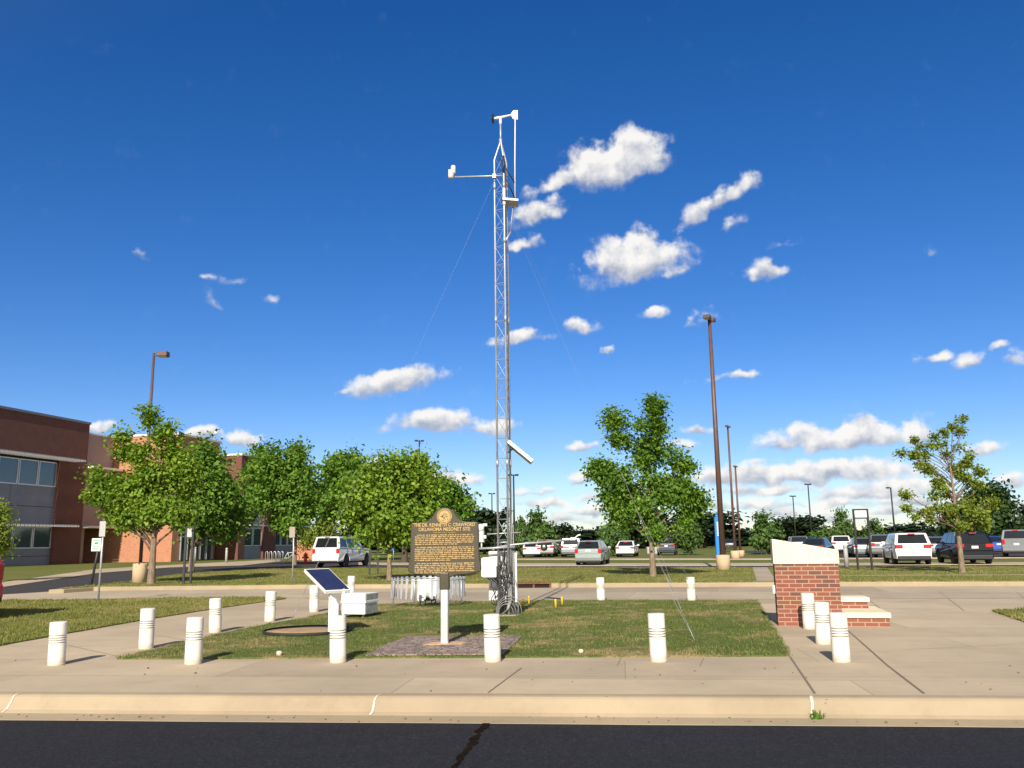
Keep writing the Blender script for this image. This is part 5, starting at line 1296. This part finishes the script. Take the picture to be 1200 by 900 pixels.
def frame_sign(label, xa, xb, top, bot, py, m, panel=None, zb=.15):
    x, y = G((xa + xb) / 2, py, zb); o = thing('framed_sign', label, 'sign', (x, y, zb), SA * 0)
    hw = (xb - xa) / 2 * y / 1000; z = P((xa + xb) / 2, top, y)[1] - zb
    for s in (-1, 1): MB().box(s * hw - .035, s * hw + .035, -.035, .035, -.05, z).build('post', m, o)
    MB().box(-hw - .035, hw + .035, -.036, .036, z + .001, z + .06).build('top_bar', m, o)
    zp = z - (bot - top) * y / 1000
    if panel is not None:
        MB().box(-hw + .04, hw - .04, -.02, .02, zp, z - .005).build('sign_panel', panel, o); MB().box(-hw + .036, hw - .036, -.03, .03, zp - .055, zp - .002).build('lower_bar', m, o)
    return o
frame_sign('black-framed sign with a white panel on two tall posts right of the brick wall', 1006, 1022, 598, 606, 668, DARKM, PLATE)
frame_sign('two black posts with a small grey sign back under the darker tree at left', 215, 223, 619, 629, 684, DARKM, mat('sign_back_grey', (.42, .42, .42)))
frame_sign('tall black two-post sign frame beside the white SUV', 433, 442.5, 620, 621, 673, DARKM)
def grey_bollard(label, px, py, top, D=None):
    x, y = G(px, py, 0) if D is None else (P(px, py, D)[0], D)
    h = P(px, top, y)[1]
    o = MB().lathe([(.10, 0), (.10, h - .22), (.085, h - .20), (.085, h - .17), (.10, h - .15), (.10, h - .03), (.06, h), (.001, h + .01)], 16).build('grey_bollard', GREYP, None, (x, y, 0))
    tag(o, label, 'bollard')
grey_bollard('grey bollard between the brick wall and the black-framed sign', 992.5, 666, 638)
grey_bollard('pale grey bollard by the building entrance at left', 265, 660, 642)
grey_bollard('pale grey bollard at the entrance doors behind the trees', 228, 660, 641)
# blue call pillar
bx_, by_ = G(842.5, 655); bh = P(842, 606, by_)[1]
bpil = thing('emergency_pillar', 'tall bright blue call pillar left of the brown lamp posts', 'call pillar', (bx_, by_, 0))
MB().box(-.19, .19, -.15, .15, 0, bh).build('column', BLUE, bpil, bevel=.03)
q = MB(); rr = random.Random(6)
for k in range(9): q.box(-.06, .06, -.158, -.151, bh * .55 + k * .12, bh * .55 + k * .12 + .08)
q.build('white_marking', PLATE, bpil); MB().lathe([(.10, 0), (.12, .05), (.10, .18), (.001, .22)], 14, Matrix.Translation((0, 0, bh))).build('beacon', BLUE, bpil)
# hydrant
hx, hy = P(358, 655, 70)[0], 70
hyd = thing('fire_hydrant', 'red fire hydrant in front of the low brick wall', 'hydrant', (hx, hy, 0))
MB().lathe([(.20, 0), (.20, .06), (.13, .08), (.13, .55), (.18, .57), (.18, .62), (.15, .70), (.06, .80), (.04, .86), (.001, .87)], 16).build('barrel', RED, hyd)
MB().tube([(-.26, 0, .45), (.26, 0, .45)], .075, 10).build('outlet', RED, hyd); MB().tube([(0, 0, .42), (0, -.26, .42)], .09, 10).build('pumper_cap', RED, hyd)
# bike rack with a bicycle
kx, ky = P(311, 655, 76)[0], 76
rk = thing('bike_rack', 'row of silver hoop bike racks in front of the building', 'bike rack', (kx, ky, 0), SA)
for i in range(5): MB().tube([(i * .36, 0, 0), (i * .36, 0, .75), (i * .36 + .05, 0, .9), (i * .36 + .16, 0, .93), (i * .36 + .22, 0, .85), (i * .36 + .22, 0, 0)], .03, 6).build('hoop', ALU, rk)
bc = thing('bicycle', 'white bicycle leaning at the right end of the bike rack', 'bicycle', (kx + 1.75, ky - .35, 0), SA + R(8))
for s in (0, 1.02): MB().tube([(s + .33 * math.cos(2 * PI * k / 24), 0, .34 + .33 * math.sin(2 * PI * k / 24)) for k in range(25)], .022, 6, False).build('wheel', TYRE, bc)
q = MB(); 
for a, b in (((0, .34), (.42, .36)), ((0, .34), (.30, .82)), ((.42, .36), (.28, .86)), ((.42, .36), (.86, .80)), ((.30, .80), (.86, .82)), ((1.02, .34), (.84, .98))): q.tube([(a[0], 0, a[1]), (b[0], 0, b[1])], .022, 6)
q.build('frame', CAPW, bc); MB().box(.17, .40, -.06, .06, .88, .94).build('saddle', BLACK, bc); MB().tube([(.84, -.25, .98), (.84, .25, .98)], .018, 6).build('handlebar', BLACK, bc)
# storm drain inlet on the verge kerb
ix, iy = G(606, 689); ix2, iy2 = G(645, 688.6)
dvec = Vector((ix2 - ix, iy2 - iy)); iw = dvec.length; ia = math.atan2(dvec.y, dvec.x)
inl = thing('storm_drain', 'rusty two-slot storm drain inlet in the kerb behind the tower', 'drain', (ix, iy - .06, 0), ia)
MB().box(-.02, iw + .02, -.06, .22, .12, .16).build('hood', RUST, inl, bevel=.01)
q = MB(); q.box(-.02, .03, -.03, .2, 0, .118); q.box(iw / 2 - .03, iw / 2 + .03, -.03, .2, 0, .118); q.box(iw - .03, iw + .02, -.03, .2, 0, .118); q.build('divider', RUST, inl)
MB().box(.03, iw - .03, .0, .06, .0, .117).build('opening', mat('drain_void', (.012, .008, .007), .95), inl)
# utility box in the car park, small litter on the lawn edge
q = MB().box(-.6, .6, -.5, .5, 0, .75); o = q.build('utility_cabinet', GREYP, None, (P(764, 645, 95)[0], 95, 0), bevel=.05); tag(o, 'small grey utility cabinet far behind the centre tree trunk', 'cabinet')
x, y = G(327, 770); o = MB().lathe([(.035, -.01), (.04, .04), (.03, .055), (.001, .06)], 10).build('marker_cap', WHITEP, None, (x, y, .02)); tag(o, 'tiny white cap at the front lawn edge between two left bollards', 'marker cap')
x, y = G(681, 767); o = MB().lathe([(.03, -.01), (.035, .03), (.025, .045), (.001, .05)], 10).build('marker_cap', WHITEP, None, (x, y, .02)); tag(o, 'tiny white cap at the front lawn edge right of the marker', 'marker cap')
